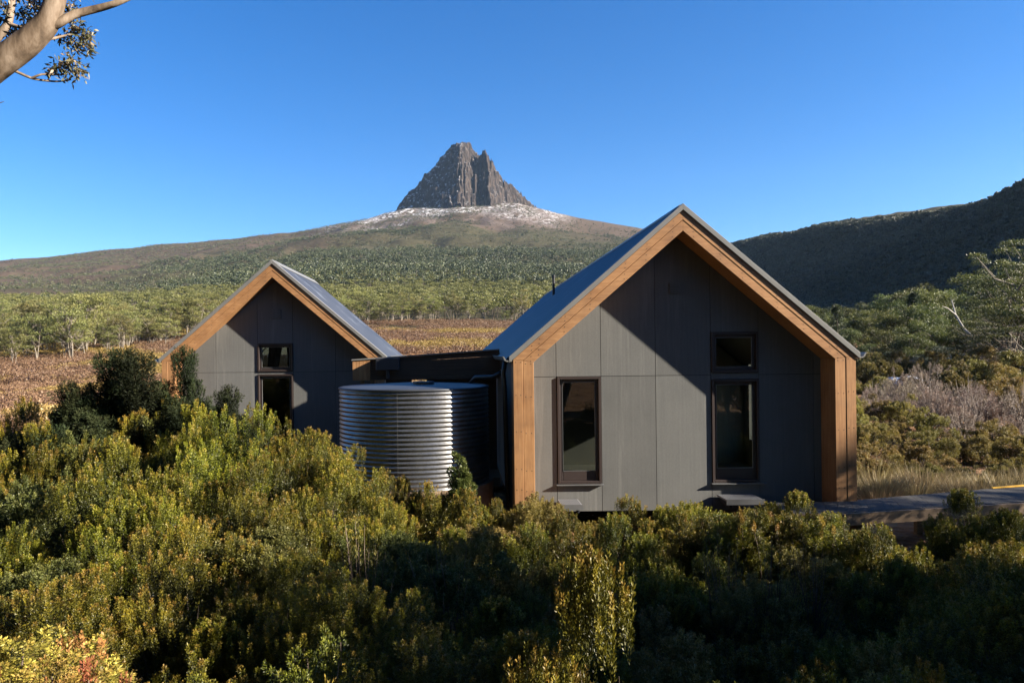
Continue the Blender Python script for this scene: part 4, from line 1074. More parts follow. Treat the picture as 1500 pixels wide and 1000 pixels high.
# ================================================================ TREES
def make_gum(name, seed, H, spread, clumps, nl, leafL, mat, bark, label, trunks=2, flat=0.45, lean=0.25, crown_lo=0.45, clump_r=(0.7, 1.2), cat="tree", skirts=False, nsides=5):
    g = np.random.default_rng(seed); root = thing(name, label, cat); tb = Tubes(); lf = Leaf()
    ends = []
    for k in range(trunks):
        a = g.random() * 6.28; ln = g.uniform(0.3, 1.0) * lean
        top = np.array([math.cos(a) * H * ln * 0.5, math.sin(a) * H * ln * 0.5, H * g.uniform(0.6, 0.85)])
        ts = np.linspace(0, 1, 7)[:, None]; w = g.normal(size=3) * H * 0.04; w[2] = 0
        line = top * ts + w * np.sin(ts * 4)
        r0 = H * 0.014 * g.uniform(0.8, 1.3)
        tb.add(line, np.linspace(r0, r0 * 0.35, 7), nsides)
        ends.append(line[-1])
        for q in range(max(3, clumps // trunks)):
            t = g.uniform(crown_lo, 1.0); b = np.array([np.interp(t, ts[:, 0], line[:, c]) for c in range(3)])
            aa = g.random() * 6.28; rr = spread * g.uniform(0.35, 1.0) * (1.05 - 0.35 * abs(t - 0.7))
            e = b + np.array([math.cos(aa) * rr, math.sin(aa) * rr, H * (0.10 + 0.16 * g.random())])
            e[2] = min(e[2], H * (1 - 0.12 * (rr / spread) ** 2))
            m_ = (b + e) / 2 + np.array([0, 0, -0.04 * H]) + g.normal(size=3) * 0.03 * H
            tb.add(np.array([b, (b + m_) / 2, m_, e]), np.array([0.45, 0.36, 0.25, 0.1]) * r0, 4)
            ends.append(e)
    for e in ends:
        cr = g.uniform(*clump_r); n = int(nl * (cr / clump_r[1]) ** 2)
        d = unit(g.normal(size=(n, 3))); d[:, 2] = np.abs(d[:, 2]) * 1.0 - 0.25 * (g.random(n) < 0.5)
        lump = 0.6 + 0.4 * g.random(n)
        c = e + d * np.array([cr, cr, cr * flat]) * lump[:, None]
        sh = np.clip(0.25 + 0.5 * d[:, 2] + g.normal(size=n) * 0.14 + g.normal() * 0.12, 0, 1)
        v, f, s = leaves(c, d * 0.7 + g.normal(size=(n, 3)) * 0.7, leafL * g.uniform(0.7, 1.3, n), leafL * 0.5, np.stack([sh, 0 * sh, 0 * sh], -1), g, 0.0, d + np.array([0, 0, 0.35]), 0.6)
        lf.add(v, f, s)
    cr_ = obj("crown", lf.mesh(name + "_crown", mat), root); tr = obj("trunk", tb.mesh(name + "_trunk", M[bark]), root)
    return add_proto(root, cr_, tr)
def make_pine(name, seed, H, W, label):
    g = np.random.default_rng(seed); root = thing(name, label, "tree"); lf = Leaf(); tb = Tubes()
    tb.add(np.array([[0, 0, 0], [0.05, 0, H * 0.5], [0, 0.03, H]]), [H * 0.02, H * 0.012, 0.02], 6)
    for k in range(150):
        t = g.uniform(0.06, 1.0); a = g.random() * 6.28; rr = W * (1 - t) ** 0.75 * g.uniform(0.6, 1.05) + 0.1
        e = np.array([math.cos(a) * rr, math.sin(a) * rr, H * t]); n = 70; cr = 0.25 + 0.35 * (1 - t)
        d = unit(g.normal(size=(n, 3)))
        c = e + d * cr * (0.5 + 0.5 * g.random(n))[:, None] * np.array([1, 1, 0.75])
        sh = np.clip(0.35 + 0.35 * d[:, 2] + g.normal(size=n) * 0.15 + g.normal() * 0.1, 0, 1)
        v, f, s = leaves(c, d + np.array([0, 0, 0.4]) + g.normal(size=(n, 3)) * 0.4, 0.2, 0.07, np.stack([sh, 0 * sh, 0 * sh], -1), g, 0.0, d, 0.6); lf.add(v, f, s)
        if k % 4 == 0: tb.add(np.array([[0, 0, H * t * 0.94], e * 0.5 + np.array([0, 0, H * t * 0.48]), e]), [0.04, 0.03, 0.01], 4)
    return add_proto(root, obj("crown", lf.mesh(name + "_crown", M['leaf_pine']), root), obj("trunk", tb.mesh(name + "_trunk", M['bark_dark']), root))

LG = "pale-trunked gum tree with a spreading olive crown"
GUM = [make_gum("gum_tree", 200 + k, 10.0, 3.1, 34, 200, 0.25, M['leaf_gum'], 'bark_far', LG, trunks=1 + k % 3, lean=0.3 + 0.1 * (k % 2), crown_lo=0.28, flat=0.72, clump_r=(0.65, 1.15)) for k in range(9)]
WOODT = [make_gum("dense_gum_tree", 220 + k, 9.0, 2.7, 40, 420, 0.19, M['leaf_wood'], 'bark_far', "dense", trunks=2 + k % 2, lean=0.25, crown_lo=0.3, flat=0.85, clump_r=(0.8, 1.35)) for k in range(4)]
LAYER = [make_gum("layered_gum_tree", 240 + k, 9.0, 3.6, 34, 420, 0.13, M['leaf_wood'], 'bark_far', "layered", trunks=2, lean=0.5, crown_lo=0.3, flat=0.28, clump_r=(0.7, 1.25), nsides=6) for k in range(2)]
PINE = [make_pine("pine_tree", 260 + k, 8.5, 1.6, "dark conical pine") for k in range(2)]

# nearest 300 gums of the wood beyond the moor
gr = np.random.default_rng(11)
cand = []
Yw = 98.0
while Yw < 620:
    st = 3.5 + Yw * 0.004
    xs_ = np.arange(-0.72 * Yw, 0.30 * Yw, st)
    for x in xs_:
        xx, yy = x + gr.normal() * 1.6, Yw + gr.normal() * 1.8
        cand.append((xx, yy))
    Yw += st
cand = np.array(cand)
pxc = cand[:, 0] / cand[:, 1] * F + PX0
edge = np.interp(pxc, [-80, 60, 140, 230, 300, 560, 650, 760, 900], [106, 104, 106, 122, 150, 165, 172, 185, 190]) + (fbm(cand[:, 0] * 0.03, cand[:, 1] * 0.0, 61, 3) - 0.5) * 50
far_edge = np.interp(pxc, [-80, 100, 300, 450, 700, 900], [520, 540, 560, 600, 600, 600])
ok = (cand[:, 1] > edge) & (cand[:, 1] < far_edge) & (gr.random(len(cand)) < np.where(cand[:, 1] < edge + 14, 0.5, 0.82))
cand = cand[ok]; pxc = pxc[ok]
tz = T(cand[:, 0], cand[:, 1])
# what the cabins leave in view
vis = ((pxc > -60) & (pxc < 262)) | ((pxc > 545) & (pxc < 830)) | ((pxc >= 262) & (pxc <= 545) & (tz + 9 > EYE + (515 - np.interp(pxc, [262, 398, 545], [500, 385, 500])) / F * cand[:, 1]))
order = np.argsort(cand[:, 1])
near = [k for k in order if vis[k]][:296]
nearset = set(near)
WL = {0: ("pale-trunked gum tree with olive crown in the wood on the farther cabin's moor side", "gum trees in the wood beside the farther cabin"),
      1: ("pale-trunked gum tree with olive crown in the wood seen through the gap between cabins", "gum trees seen between the cabins")}
for k in near:
    x, y = cand[k]; lab, grp = WL[0 if pxc[k] < 400 else 1]
    place(GUM[gr.integers(9)], (x, y, float(tz[k]) - 0.2), gr.uniform(0, 6.28), (lambda q, w: (q * w, q * w, q))(float(gr.choice([0.35, 0.5, 0.6, 0.68, 0.78, 0.9]) * gr.uniform(0.9, 1.1)), float(gr.uniform(0.9, 1.25))), lab, "tree", grp)
# the rest of that wood and the forest on the slopes behind: one mass each
def far_forest(name, pts, hs, rs_, nq, mat, label, leaf, trunk_frac=0.0, g=gr, flat=0.6, patch=None):
    n = len(pts); z = T(pts[:, 0], pts[:, 1])
    lf = Leaf()
    d = unit(g.normal(size=(n, nq, 3))); d[..., 2] = np.abs(d[..., 2]) - 0.2
    # each crown is a few lumps
    lump = unit(g.normal(size=(n, 4, 3))); lump[..., 2] = np.abs(lump[..., 2]) * 0.6
    pick = g.integers(0, 4, (n, nq)); off = np.take_along_axis(lump, pick[..., None], 1)
    c = np.stack([pts[:, 0], pts[:, 1], z + hs * 0.68], -1)[:, None] + (off * 0.62 + d * 0.5) * rs_[:, None, None] * np.array([1, 1, flat])
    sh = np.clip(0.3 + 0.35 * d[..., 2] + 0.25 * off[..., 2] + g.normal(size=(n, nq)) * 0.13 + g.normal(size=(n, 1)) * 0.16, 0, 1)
    cc = np.stack([sh, 0 * sh + (0 if patch is None else patch[:, None]), 0 * sh], -1).reshape(-1, 3)
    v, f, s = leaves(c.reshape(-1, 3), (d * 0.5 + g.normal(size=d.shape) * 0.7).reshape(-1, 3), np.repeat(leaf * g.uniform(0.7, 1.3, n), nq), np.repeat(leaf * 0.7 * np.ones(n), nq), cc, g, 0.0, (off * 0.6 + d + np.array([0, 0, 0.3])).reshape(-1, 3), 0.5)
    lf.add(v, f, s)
    o = obj(name, lf.mesh(name, mat)); tag(o, label, "forest", None, "stuff")
    k = g.random(n) < trunk_frac
    if k.any():
        p0 = np.stack([pts[k, 0], pts[k, 1], z[k]], -1); w = (0.012 * hs[k] + 0.06)[:, None]
        a = np.stack([w[:, 0], 0 * w[:, 0], 0 * w[:, 0]], -1); lean = g.normal(size=(k.sum(), 3)) * np.array([1, 1, 0]) * 1.0
        h = np.stack([0 * hs[k], 0 * hs[k], hs[k] * 0.8], -1) + lean
        b = np.stack([0 * w[:, 0], w[:, 0], 0 * w[:, 0]], -1)
        V = np.concatenate([np.stack([p0 - q, p0 + q, p0 + q * 0.5 + h, p0 - q * 0.5 + h], 1).reshape(-1, 3) for q in (a, b)])
        t = obj("trunks", mesh_from(name + "_trunks", V, np.arange(len(V)).reshape(-1, 4), M['bark_far']), o); t['kind'] = 'stuff'
    return o
rest = np.array([cand[k] for k in range(len(cand)) if k not in nearset])
far_forest("gum_forest", rest, gr.uniform(5, 9, len(rest)), gr.uniform(1.7, 2.9, len(rest)), 150, M['leaf_gum'], "olive gum wood rising behind the nearest pale trunks", 0.5, 0.6)
# slopes
N = 60000
uu = gr.uniform(-0.68, 0.34, N); yy = np.sqrt(gr.uniform(480 ** 2, 1850 ** 2, N)); xx = uu * yy
fn = fbm(xx * 0.004, yy * 0.004, 71, 4); pxn = uu * F + PX0
lim = np.interp(pxn, [-80, 150, 250, 340, 450, 560, 700, 900], [620, 720, 1150, 1420, 1620, 1680, 1640, 1620])
dens = sstep(1.0, 0.72, yy / lim + (fn - 0.5) * 1.5) * np.interp(pxn, [-80, 120, 300, 400], [0.15, 0.3, 0.9, 1.0])
keep = gr.random(N) < np.clip(dens, 0.03, 1) * 0.8
pts = np.stack([xx, yy], -1)[keep]; fk = fn[keep]
hs = gr.choice([3.5, 5, 7, 9, 13], len(pts), p=[0.25, 0.25, 0.25, 0.15, 0.10]) * gr.uniform(0.8, 1.2, len(pts)) * np.clip(1.25 - pts[:, 1] / 2400, 0.5, 1.1)
far_forest("hillside_forest", pts, hs, hs * gr.uniform(0.36, 0.5, len(pts)), 48, M['hill_leaf'], "dense grey green forest covering the slope under the rocky peak", 1.15, 0.3, flat=0.9)
N = 30000
uu = gr.uniform(-0.70, 0.34, N); yy = np.sqrt(gr.uniform(700 ** 2, 1930 ** 2, N)); xx = uu * yy
k = fbm(xx * 0.012, yy * 0.007, 77, 4) > 0.42
pts = np.stack([xx, yy], -1)[k]; hs = gr.uniform(1.5, 4.2, len(pts))
far_forest("hillside_scrub", pts, hs, hs * gr.uniform(0.7, 1.2, len(pts)), 14, M['hill_leaf'], "low dark scrub scattered over the upper slopes below the peak", 1.0, flat=0.7)
# the shaded ridge
N = 15000
N = 24000; yy = gr.uniform(300, 1150, N); dxr = gr.uniform(-40, 125, N); xx = np.interp(yy, CREST[:, 1], CREST[:, 0]) - dxr
u_ = xx / yy; k = (u_ > 0.30) & (u_ < 0.86) & (gr.random(N) < 0.9)
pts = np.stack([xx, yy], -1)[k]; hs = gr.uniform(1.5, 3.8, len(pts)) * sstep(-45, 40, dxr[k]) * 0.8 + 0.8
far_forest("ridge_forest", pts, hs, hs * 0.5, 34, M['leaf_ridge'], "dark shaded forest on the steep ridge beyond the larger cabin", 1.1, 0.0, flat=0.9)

# ---- the wood on the rising ground by the ridge
gz_ = lambda x, y: ground_z(x, y)
def tree_to(proto, h0, px, py, Yv, label, group=None, wide=1.0, base=None):
    x, y, z = at(px, py, Yv); g0 = gz_(x, y) - 0.15 if base is None else base
    s = (z - g0) / h0
    return place(proto, (x, y, g0), random.uniform(0, 6.28), (s * wide, s * wide, s), label, "tree", group)
GR = ("rounded olive-crowned tree in the sunlit wood below the dark ridge", "trees in the wood below the dark ridge")
rows = [(118, 1195, 1540, 26, [(1195, 455), (1260, 446), (1340, 424), (1400, 414), (1450, 398), (1540, 380)]),
        (100, 1200, 1540, 30, [(1200, 466), (1280, 450), (1350, 434), (1430, 430), (1540, 408)]),
        (84, 1215, 1540, 34, [(1215, 490), (1290, 458), (1350, 442), (1420, 444), (1540, 425)]),
        (68, 1225, 1560, 38, [(1225, 520), (1300, 488), (1380, 474), (1440, 462), (1560, 440)])]
for (Yr, p0, p1, st, prof) in rows:
    px = p0
    while px < p1:
        if Yr in (118, 100) and 1385 < px < 1450: px += st; continue     # a bare brown clearing
        py = np.interp(px, [a for a, b in prof], [b for a, b in prof]) + random.uniform(-9, 12)
        tree_to(WOODT[random.randrange(4)], 9.3, px, py, Yr + random.uniform(-5, 5), *GR, wide=random.uniform(0.85, 1.2))
        px += st * random.uniform(0.8, 1.2)
tree_to(PINE[0], 8.8, 1226, 446, 80, "dark conical pine against the sunlit wood near the larger cabin's eave", wide=1.0)
tree_to(PINE[1], 8.8, 1338, 424, 96, "dark conical pine poking out of the rounded trees further up the slope", wide=0.9)
for k, (px, py, Yv, i, w) in enumerate([(1512, 316, 42, 0, 0.62), (1490, 345, 46, 1, 0.62), (1462, 405, 54, 0, 0.8), (1500, 430, 44, 1, 1.0), (1540, 380, 40, 0, 0.9), (1440, 462, 50, 1, 0.9)]):
    tree_to(LAYER[i], 9.3, px, py, Yv, "tall gum with flat layered foliage " + ["reaching highest above the dark ridge line", "just below the highest one, crown against the ridge", "leaning out over the clearing", "spreading dark skirts at the wood's edge", "half cut by the picture's edge", "shorter, beside the bleached fallen trunk"][k], wide=w)
DKT = [make_gum("dark_tree", 280 + k, 9.0, 2.9, 40, 420, 0.17, M['leaf_pine'], 'bark_dark', "dark", trunks=2, lean=0.25, crown_lo=0.2, flat=0.7, clump_r=(0.8, 1.3)) for k in range(2)]
for k, (px, py, Yv) in enumerate([(1455, 478, 50), (1488, 455, 48), (1418, 498, 54), (1520, 440, 46), (1385, 508, 58), (1350, 512, 60), (1310, 516, 62), (1500, 500, 42)]):
    tree_to(DKT[k % 2], 9.3, px, py, Yv, "dark dense tree along the shaded foot of the sunlit wood", "dark trees at the foot of the wood", wide=1.05)
# bleached dead trunk
tb = Tubes()
pts_ = [at(1394, 440, 52), at(1400, 462, 51.5), at(1412, 482, 51), at(1428, 497, 50.5), at(1440, 508, 50)]
tb.add(np.array(pts_)[::-1], [0.09, 0.085, 0.075, 0.06, 0.025], 7)
tb.add(np.array([pts_[1], at(1388, 452, 51), at(1380, 449, 50.6)]), [0.06, 0.04, 0.015], 5)
tag(obj("dead_tree", tb.mesh("dead_tree", M['dead'])), "bleached bare trunk leaning in front of the dark trees", "dead tree")

# ---- heath by the boardwalk
def make_twiggy(name, seed, Rr, H, label, tops=True, leaf='leaf_dry', bark='bark_grey', ntw=150, cat="shrub", dens=60):
    g = np.random.default_rng(seed); root = thing(name, label, cat); tb = Tubes(); lf = Leaf()
    p, d = dome_points(ntw, Rr, H, g, 0.25, 0.3, seed)
    for k in range(ntw):
        e = p[k]; b0 = np.array([g.normal() * Rr * 0.15, g.normal() * Rr * 0.15, -0.05]); m_ = b0 * 0.5 + e * 0.5 + g.normal(size=3) * 0.06; m_[2] = e[2] * 0.55
        tb.add(np.array([b0, m_, e, e + d[k] * 0.12 + np.array([0, 0, 0.1])]), np.array([1, 0.7, 0.4, 0.15]) * 0.012 * H, 3)
    m = ntw * 2 if tops else ntw
    i = g.integers(0, ntw, m)
    sprigs(lf, p[i] * g.uniform(0.8, 1.0, m)[:, None], d[i] + np.array([0, 0, 0.8]), 0.22 * H, 0.07 * H, dens, 0.035, 0.014, g, tipf=0.6)
    return add_proto(root, obj("foliage", lf.mesh(name + "_foliage", M[leaf]), root), obj("twigs", tb.mesh(name + "_twigs", M[bark]), root))
def make_tussock(name, seed, label):
    g = np.random.default_rng(seed); n = 900
    a = g.random(n) * 6.28; r = np.sqrt(g.random(n)) * 0.22; c = np.stack([np.cos(a) * r, np.sin(a) * r, 0 * a], -1)
    d = np.stack([np.cos(a), np.sin(a), 0 * a], -1) * (r * 2.6 + 0.12)[:, None] + np.array([0, 0, 0.8]) + g.normal(size=(n, 3)) * 0.16
    v, f, s = leaves(c, d, g.uniform(0.35, 0.8, n), 0.011, np.stack([g.random(n), g.random(n) * 0.5, 0 * a], -1), g)
    o = obj(name, mesh_from(name, v, f, M['grass'], shade=s)); tag(o, label, "grass tuft"); return add_proto(o)
DRY = [make_twiggy("dry_shrub", 300 + k, 0.9, 1.1, "dry", leaf='leaf_dry', dens=40) for k in range(3)]
BARE = [make_twiggy("dead_shrub", 340 + k, 0.6, 1.1, "bare", leaf='leaf_olive', bark='bark_dark', ntw=60, dens=14) for k in range(2)]
OLV = [make_shrub("olive_shrub", M['leaf_olive'], 310 + k, 0.95, 1.5, 330, 60, 0.05, 0.02, label="olive", rough=0.25, pl=(0.14, 0.28), pr=(0.05, 0.08), upright=0.5, tufts=24, tuft_size=1.2, bare=0.7 if k else 0.2, stem_mat='bark_grey') for k in range(3)]
TUS = [make_tussock("grass_tuft", 320 + k, "tuft") for k in range(2)]
G_DRY = ("greyish pink dry twiggy shrub on the heath beyond the boardwalk", "dry shrubs on the heath beyond the boardwalk")
G_OLV = ("olive-topped bushy shrub on the heath beyond the boardwalk", "olive shrubs on the heath beyond the boardwalk")
G_TUS = ("straw-coloured grass tuft along the far edge of the boardwalk", "grass tufts by the boardwalk")
hr = np.random.default_rng(21)
for Yr in (16.5, 18, 20, 22, 24.5, 27, 30, 33, 37, 41, 46, 52):
    px = 1235.0
    while px < 1530:
        yy = Yr + hr.uniform(-0.8, 0.8); x = (px - PX0) / F * yy
        g0 = gz_(x, yy)
        dry = vnoise(np.array([x * 0.22]), np.array([yy * 0.16]), 83)[0] > (0.55 if Yr < 26 else 0.7)
        s = hr.uniform(0.55, 0.95) * np.interp(Yr, [16, 22, 30, 52], [0.6, 0.8, 1.25, 1.7])
        if px > 1420 and Yr > 26: s *= 1.25
        if dry: place(DRY[hr.integers(3)], (x, yy, g0 - 0.1), hr.uniform(0, 6.28), float(s), G_DRY[0], "shrub", G_DRY[1])
        else: place(OLV[hr.integers(3)], (x, yy, g0 - 0.1), hr.uniform(0, 6.28), float(s * 0.9), G_OLV[0], "shrub", G_OLV[1])
        px += hr.uniform(0.8, 1.3) * 1.3 * s * F / yy
for k in range(28):
    yy = hr.uniform(14.6, 17.5); px = hr.uniform(1258, 1520); x = (px - PX0) / F * yy
    place(TUS[hr.integers(2)], (x, yy, gz_(x, yy) - 0.03), hr.uniform(0, 6.28), float(hr.uniform(0.7, 1.25)), G_TUS[0], "grass tuft", G_TUS[1])
# bare twiggy shrubs poking through the thicket
for k, (px, py, Yv) in enumerate([(530, 800, 7.2), (655, 818, 7.2), (1060, 812, 7.6), (1125, 820, 7.4), (1185, 815, 7.7)]):
    shrub_to(BARE[k % 2], 1.2, px, py, Yv, "bare grey twiggy shrub poking out of the green thicket below the cabins", "shrub", "bare twiggy shrubs in the thicket", wide=0.6)
# frosted boulders and the roof of a far hut
def boulder(label, px, py, Yv, w, h):
    g = np.random.default_rng(int(px)); import bmesh
    bm = bmesh.new(); bmesh.ops.create_icosphere(bm, subdivisions=3, radius=1.0)
    for v in bm.verts:
        n = v.co.normalized(); k = 0.75 + 0.5 * float(fbm(np.array([n.x * 1.5 + px]), np.array([n.y * 1.5 + n.z * 2]), 7, 3)[0])
        v.co = Vector((n.x * w * k, n.y * w * k, n.z * h * k))
    me = bpy.data.meshes.new("boulder"); bm.to_mesh(me); bm.free(); me.materials.append(M['rock'])
    x, y, z = at(px, py, Yv); tag(obj("boulder", me, None, (x, y, z - h * 0.6)), label, "boulder")
def rock_mat():
    m, nt, n, l, b = new_mat("frosted_grey_rock")
    f = tex(nt, 3, 6); gm = node(nt, "ShaderNodeNewGeometry"); sx = node(nt, "ShaderNodeSeparateXYZ"); l.new(gm.outputs['Normal'], sx.inputs[0])
    r = ramp(nt, sx.outputs[2], [(0.45, (0, 0, 0)), (0.7, (1, 1, 1))])
    col = mix(nt, r, ramp(nt, f, [(0.3, (0.08, 0.08, 0.08)), (0.7, (0.2, 0.2, 0.2))]), (0.6, 0.63, 0.68))
    l.new(col, b.inputs['Base Color']); b.inputs['Roughness'].default_value = 0.9; return m
M['rock'] = rock_mat()
for (px, py, w, h, t) in [(1262, 560, 1.0, 0.35, "low frosted boulder beside the larger cabin's post"), (1285, 564, 1.4, 0.4, "broad frost-covered boulder in the shade below the wood"), (1308, 557, 1.2, 0.45, "flat frosted boulder beneath a small dome-topped bush"), (1335, 556, 0.9, 0.4, "frosted boulder farthest along the shaded row")]:
    boulder(t, px, py, 44, w, h)
hx, hy, hz = at(1414, 519, 62)
hut = thing("hut", "small hut with a blue-grey metal roof half hidden under the dark trees", "hut", (hx, hy, hz - 2.4))
mb = MB(); mb.prism([(-1.3, 0), (1.3, 0), (1.3, 1.5), (0, 2.3), (-1.3, 1.5)], 0, 4); mb.build("wall", M['wood_old'], hut)
for s in (-1, 1):
    p = [(0, 2.4), (s * 1.6, 1.42), (s * 1.6, 1.34), (0, 2.32)]
    mb = MB(); mb.prism(p[::-1] if s > 0 else p, -0.3, 4.3); mb.build("roof", M['galv'], hut)
hut.rotation_euler = (0, 0, R(35))

# ---- low heath over the moor: one mass
N = 26000
uu = gr.uniform(-0.72, 0.22, N); yy = np.sqrt(gr.uniform(24 ** 2, 190 ** 2, N)); xx = uu * yy
k = (fbm(xx * 0.05, yy * 0.05, 91, 4) > 0.42) & ~((xx > -8.2) & (yy < 40) & (xx < 7.5))
pts = np.stack([xx, yy], -1)[k]; hs = gr.uniform(0.25, 0.75, len(pts)) * np.where(pts[:, 1] > 60, 1.3, 0.8)
o = far_forest("moor_heath", pts, hs, hs * 1.1, 44, M['moor'], "low brown and gold heath covering the open moor", 0.15, patch=sstep(0.51, 0.6, fbm(pts[:, 0] * 0.07, pts[:, 1] * 0.05, 95, 3)) * 0.9)
o['category'] = "heath"
N = 16000
uu = gr.uniform(-0.72, 0.1, N); yy = np.sqrt(gr.uniform(15 ** 2, 78 ** 2, N)); xx = uu * yy
k = ((xx < -8.6) | (yy > 34)) & (fbm(xx * 0.2, yy * 0.2, 97, 3) > 0.38)
pts = np.stack([xx, yy], -1)[k]; hs = gr.uniform(0.2, 0.5, len(pts))
o = far_forest("near_heath", pts, hs, hs * 1.2, 40, M['moor'], "knee-high rusty heath on the open ground left of the farther cabin", 0.11, patch=sstep(0.52, 0.6, fbm(pts[:, 0] * 0.1, pts[:, 1] * 0.08, 95, 3)) * 0.7)
o['category'] = "heath"

# ---- the gum branch reaching in over the camera's shoulder
def near_gum():
    g = np.random.default_rng(33)
    Yg = 5.0
    root = thing("gum_tree", "big smooth-barked gum with a thick bent limb crossing the upper corner of the sky", "tree", (P(-330, 1000, Yg)[0], Yg, -0.4))
    inv = np.array(root.location)
    def pt(px, py, dy=0): return np.array(P(px, py, Yg + dy)) - inv
    tb = Tubes()
    def smooth(pts, n=5):
        pts = np.array(pts); t = np.arange(len(pts)); tt = np.linspace(0, len(pts) - 1, (len(pts) - 1) * n + 1)
        out = np.stack([np.interp(tt, t, pts[:, c]) for c in range(3)], -1)
        for _ in range(3): out[1:-1] = out[1:-1] * 0.5 + (out[:-2] + out[2:]) * 0.25
        return out
    main = smooth([np.array([0, 0, -0.1]), pt(-300, 700), pt(-220, 400), pt(-110, 180), pt(-20, 108), pt(38, 66), pt(70, 36), pt(82, 0), pt(96, -60), pt(150, -200)], 6)
    tb.add(main, np.interp(np.linspace(0, 9, len(main)), range(10), [0.17, 0.15, 0.13, 0.11, 0.096, 0.09, 0.076, 0.064, 0.06, 0.05]), 16)
    br = smooth([pt(70, 42), pt(88, 34), pt(108, 22, 0.05), pt(150, 12, 0.1), pt(170, 6, 0.1), pt(192, -3, 0.15), pt(260, -40, 0.3)])
    tb.add(br, np.linspace(0.034, 0.015, len(br)), 9)
    br2 = smooth([pt(-40, 90, 0.5), pt(0, 52, 0.5), pt(13, 36, 0.5), pt(18, 5, 0.5), pt(22, -60, 0.5)])
    tb.add(br2, np.linspace(0.04, 0.018, len(br2)), 8)
    br3 = smooth([pt(13, 36, 0.5), pt(25, 40, 0.5), pt(42, 43, 0.5)]); tb.add(br3, np.linspace(0.018, 0.008, len(br3)), 6)
    tw = smooth([pt(2, 96, 0.0), pt(28, 108, 0.05), pt(46, 116, 0.1), pt(62, 119, 0.15), pt(84, 121, 0.2), pt(104, 118, 0.2)]); tb.add(tw, np.linspace(0.012, 0.005, len(tw)), 5)
    tw2 = smooth([pt(46, 116, 0.1), pt(60, 110, 0.1), pt(75, 110, 0.15), pt(92, 112, 0.2), pt(106, 100, 0.2)]); tb.add(tw2, np.linspace(0.009, 0.003, len(tw2)), 5)
    tw3 = smooth([pt(56, 60, 0.0), pt(78, 58, 0.05), pt(92, 54, 0.1), pt(110, 50, 0.2), pt(128, 62, 0.25)]); tb.add(tw3, np.linspace(0.012, 0.004, len(tw3)), 5)
    tw4 = smooth([pt(-12, 60, 0.4), pt(4, 66, 0.4), pt(12, 60, 0.4)]); tb.add(tw4, np.linspace(0.006, 0.002, len(tw4)), 5)
    tw5 = smooth([pt(-20, 158, 0.1), pt(-4, 153, 0.1), pt(6, 150, 0.1)]); tb.add(tw5, np.linspace(0.006, 0.002, len(tw5)), 5)
    lf = Leaf()
    spots = [(112, 45, 14, 60), (122, 58, 15, 90), (108, 68, 14, 70), (96, 56, 14, 60), (132, 74, 8, 40), (128, 52, 10, 50), (104, 32, 12, 50), (114, 14, 9, 30), (100, 12, 9, 30), (102, 100, 16, 110), (88, 100, 13, 70), (76, 104, 9, 40), (118, 106, 8, 45), (104, 88, 10, 50), (50, 12, 14, 70), (58, 4, 12, 60), (38, 28, 12, 55), (30, 20, 10, 35), (46, 30, 8, 30), (4, 10, 9, 40), (2, 28, 7, 30), (16, 50, 9, 35), (24, 46, 8, 30), (30, -10, 14, 60), (90, -14, 18, 90), (130, -20, 14, 70)]
    for (px, py, rr, n) in spots:
        c0 = pt(px, py, g.uniform(0.1, 0.35)); r = rr / F * Yg
        c = c0 + g.normal(size=(n, 3)) * r * 0.55
        d = g.normal(size=(n, 3)) * 0.7 + np.array([0.25, 0, -0.45])
        sh = np.clip(g.normal(0.5, 0.22, n), 0, 1)
        v, f, s = leaves(c, d, g.uniform(0.03, 0.06, n), g.uniform(0.011, 0.018, n), np.stack([sh, (g.random(n) < 0.2) * 0.8, 0 * sh], -1), g, 0.1); lf.add(v, f, s)
        for q in range(5):
            e = c[q]; b = c0 + (e - c0) * 0.1; tb.add(np.array([b, (b + e) / 2 + g.normal(size=3) * 0.008, e]), [0.0035, 0.003, 0.0015], 4)
    obj("crown", lf.mesh("near_gum_crown", M['leaf_near']), root); obj("trunk", tb.mesh("near_gum_trunk", M['bark_gum']), root)
near_gum()

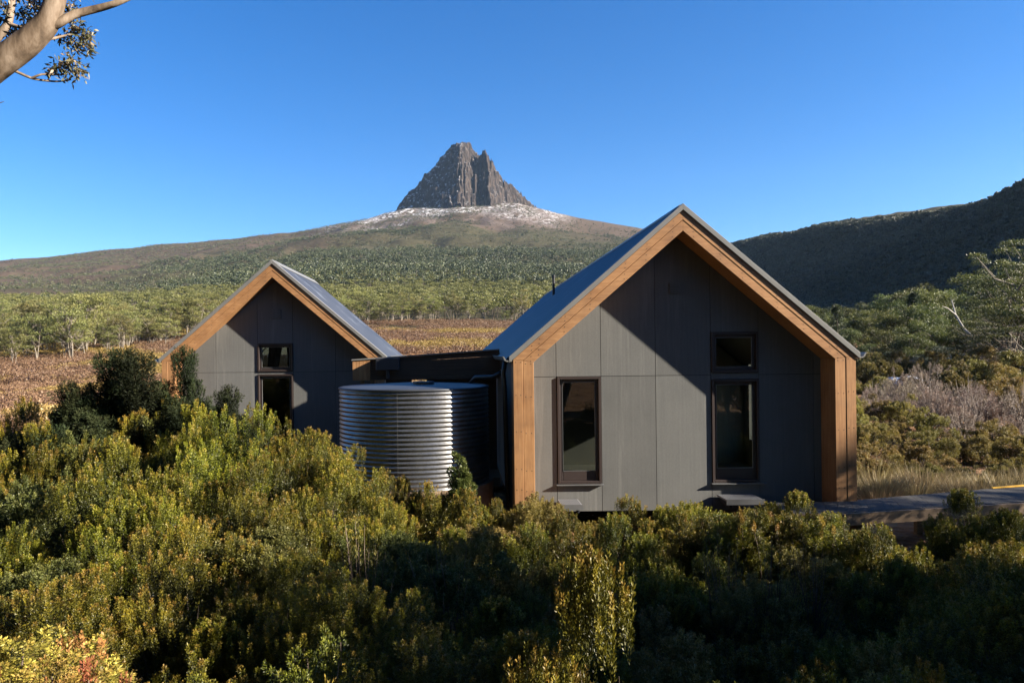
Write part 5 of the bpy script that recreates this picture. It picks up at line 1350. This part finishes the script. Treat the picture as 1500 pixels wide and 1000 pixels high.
# ---- trees standing on the sun's side, just outside the picture, whose shade falls over the hollow
SH = [(11.0, 3.2, 7.0, 0), (13, 2.9, 7.6, 1), (12.5, 4.4, 4.9, 2), (15.2, 2.6, 7.0, 3), (10.8, 0.9, 6.0, 1), (16.5, 1.5, 8.6, 0), (14.5, 6.0, 4.5, 2), (15.5, 9.8, 5.0, 3), (17.5, 8.4, 4.8, 1), (13.2, -0.6, 7.0, 2), (11.6, -2.0, 6.0, 3), (18.5, -0.8, 7.8, 1), (15.0, 0.4, 7.6, 0), (9.6, 2.4, 4.6, 2), (16.2, -2.6, 6.6, 3), (8.8, 4.0, 4.2, 0), (12.0, 1.8, 6.4, 3), (14.0, 3.2, 7.4, 1)]
for k, (x, y, h, i) in enumerate(SH):
    place(WOODT[i], (x, y, -0.4), k * 1.3, (h / 9.3 * 1.1, h / 9.3 * 1.1, h / 9.3), "low dense tree in the shade belt beside the boardwalk's far end", "tree", "trees in the shade belt beyond the boardwalk")
for k, (x, y, h, i) in enumerate([(15.5, 3.0, 9.8, 3)]):  # unseen gum added to dapple the light over the mound
    place(GUM[i], (x, y, -0.4), k * 2.1, h / 10.0, "unseen open-crowned gum added among the shade belt to dapple the mound", "tree", "added gums dappling the mound")
for k, (x, y, h) in enumerate([(34, 4.9, 14.7), (38, 3.0, 16.2)]):
    place(GUM[k], (x, y, -0.4), k * 1.3, h / 10.0, "tall gum tree standing over the shade belt beyond the boardwalk", "tree", "tall gums over the shade belt")
# unseen trees added behind the viewpoint to block skylight and deepen the shade
k = 0
for x in np.arange(-34, 30, 4.2):
    for y in (-7, -13):
        xx, yy = x + random.uniform(-1.5, 1.5), y + random.uniform(-2, 2)
        h = random.uniform(18, 24) if xx < 6 else random.uniform(7.5, 9.5)
        place(WOODT[k % 4], (xx, yy, -0.4), k * 1.7, (h / 9.3 * 0.9, h / 9.3 * 0.9, h / 9.3), "unseen tall dense tree added behind the viewpoint to block skylight", "tree", "unseen trees added behind the viewpoint"); k += 1
for k, (x, y, h) in enumerate([(-13, -2, 14), (-15, 3, 15), (-19, 7, 16), (-18, -1, 17), (-22, 4, 17), (-11.5, 1.5, 11), (-25, 10, 17), (-23, 14, 15)]):  # unseen trees added to block the sky on the moor side
    place(WOODT[k % 4], (x, y, -0.4), k * 1.1, (h / 9.3 * 0.8, h / 9.3 * 0.8, h / 9.3), "unseen tall dense tree added on the moor side to block skylight", "tree", "unseen skylight-blocking trees on the moor side")
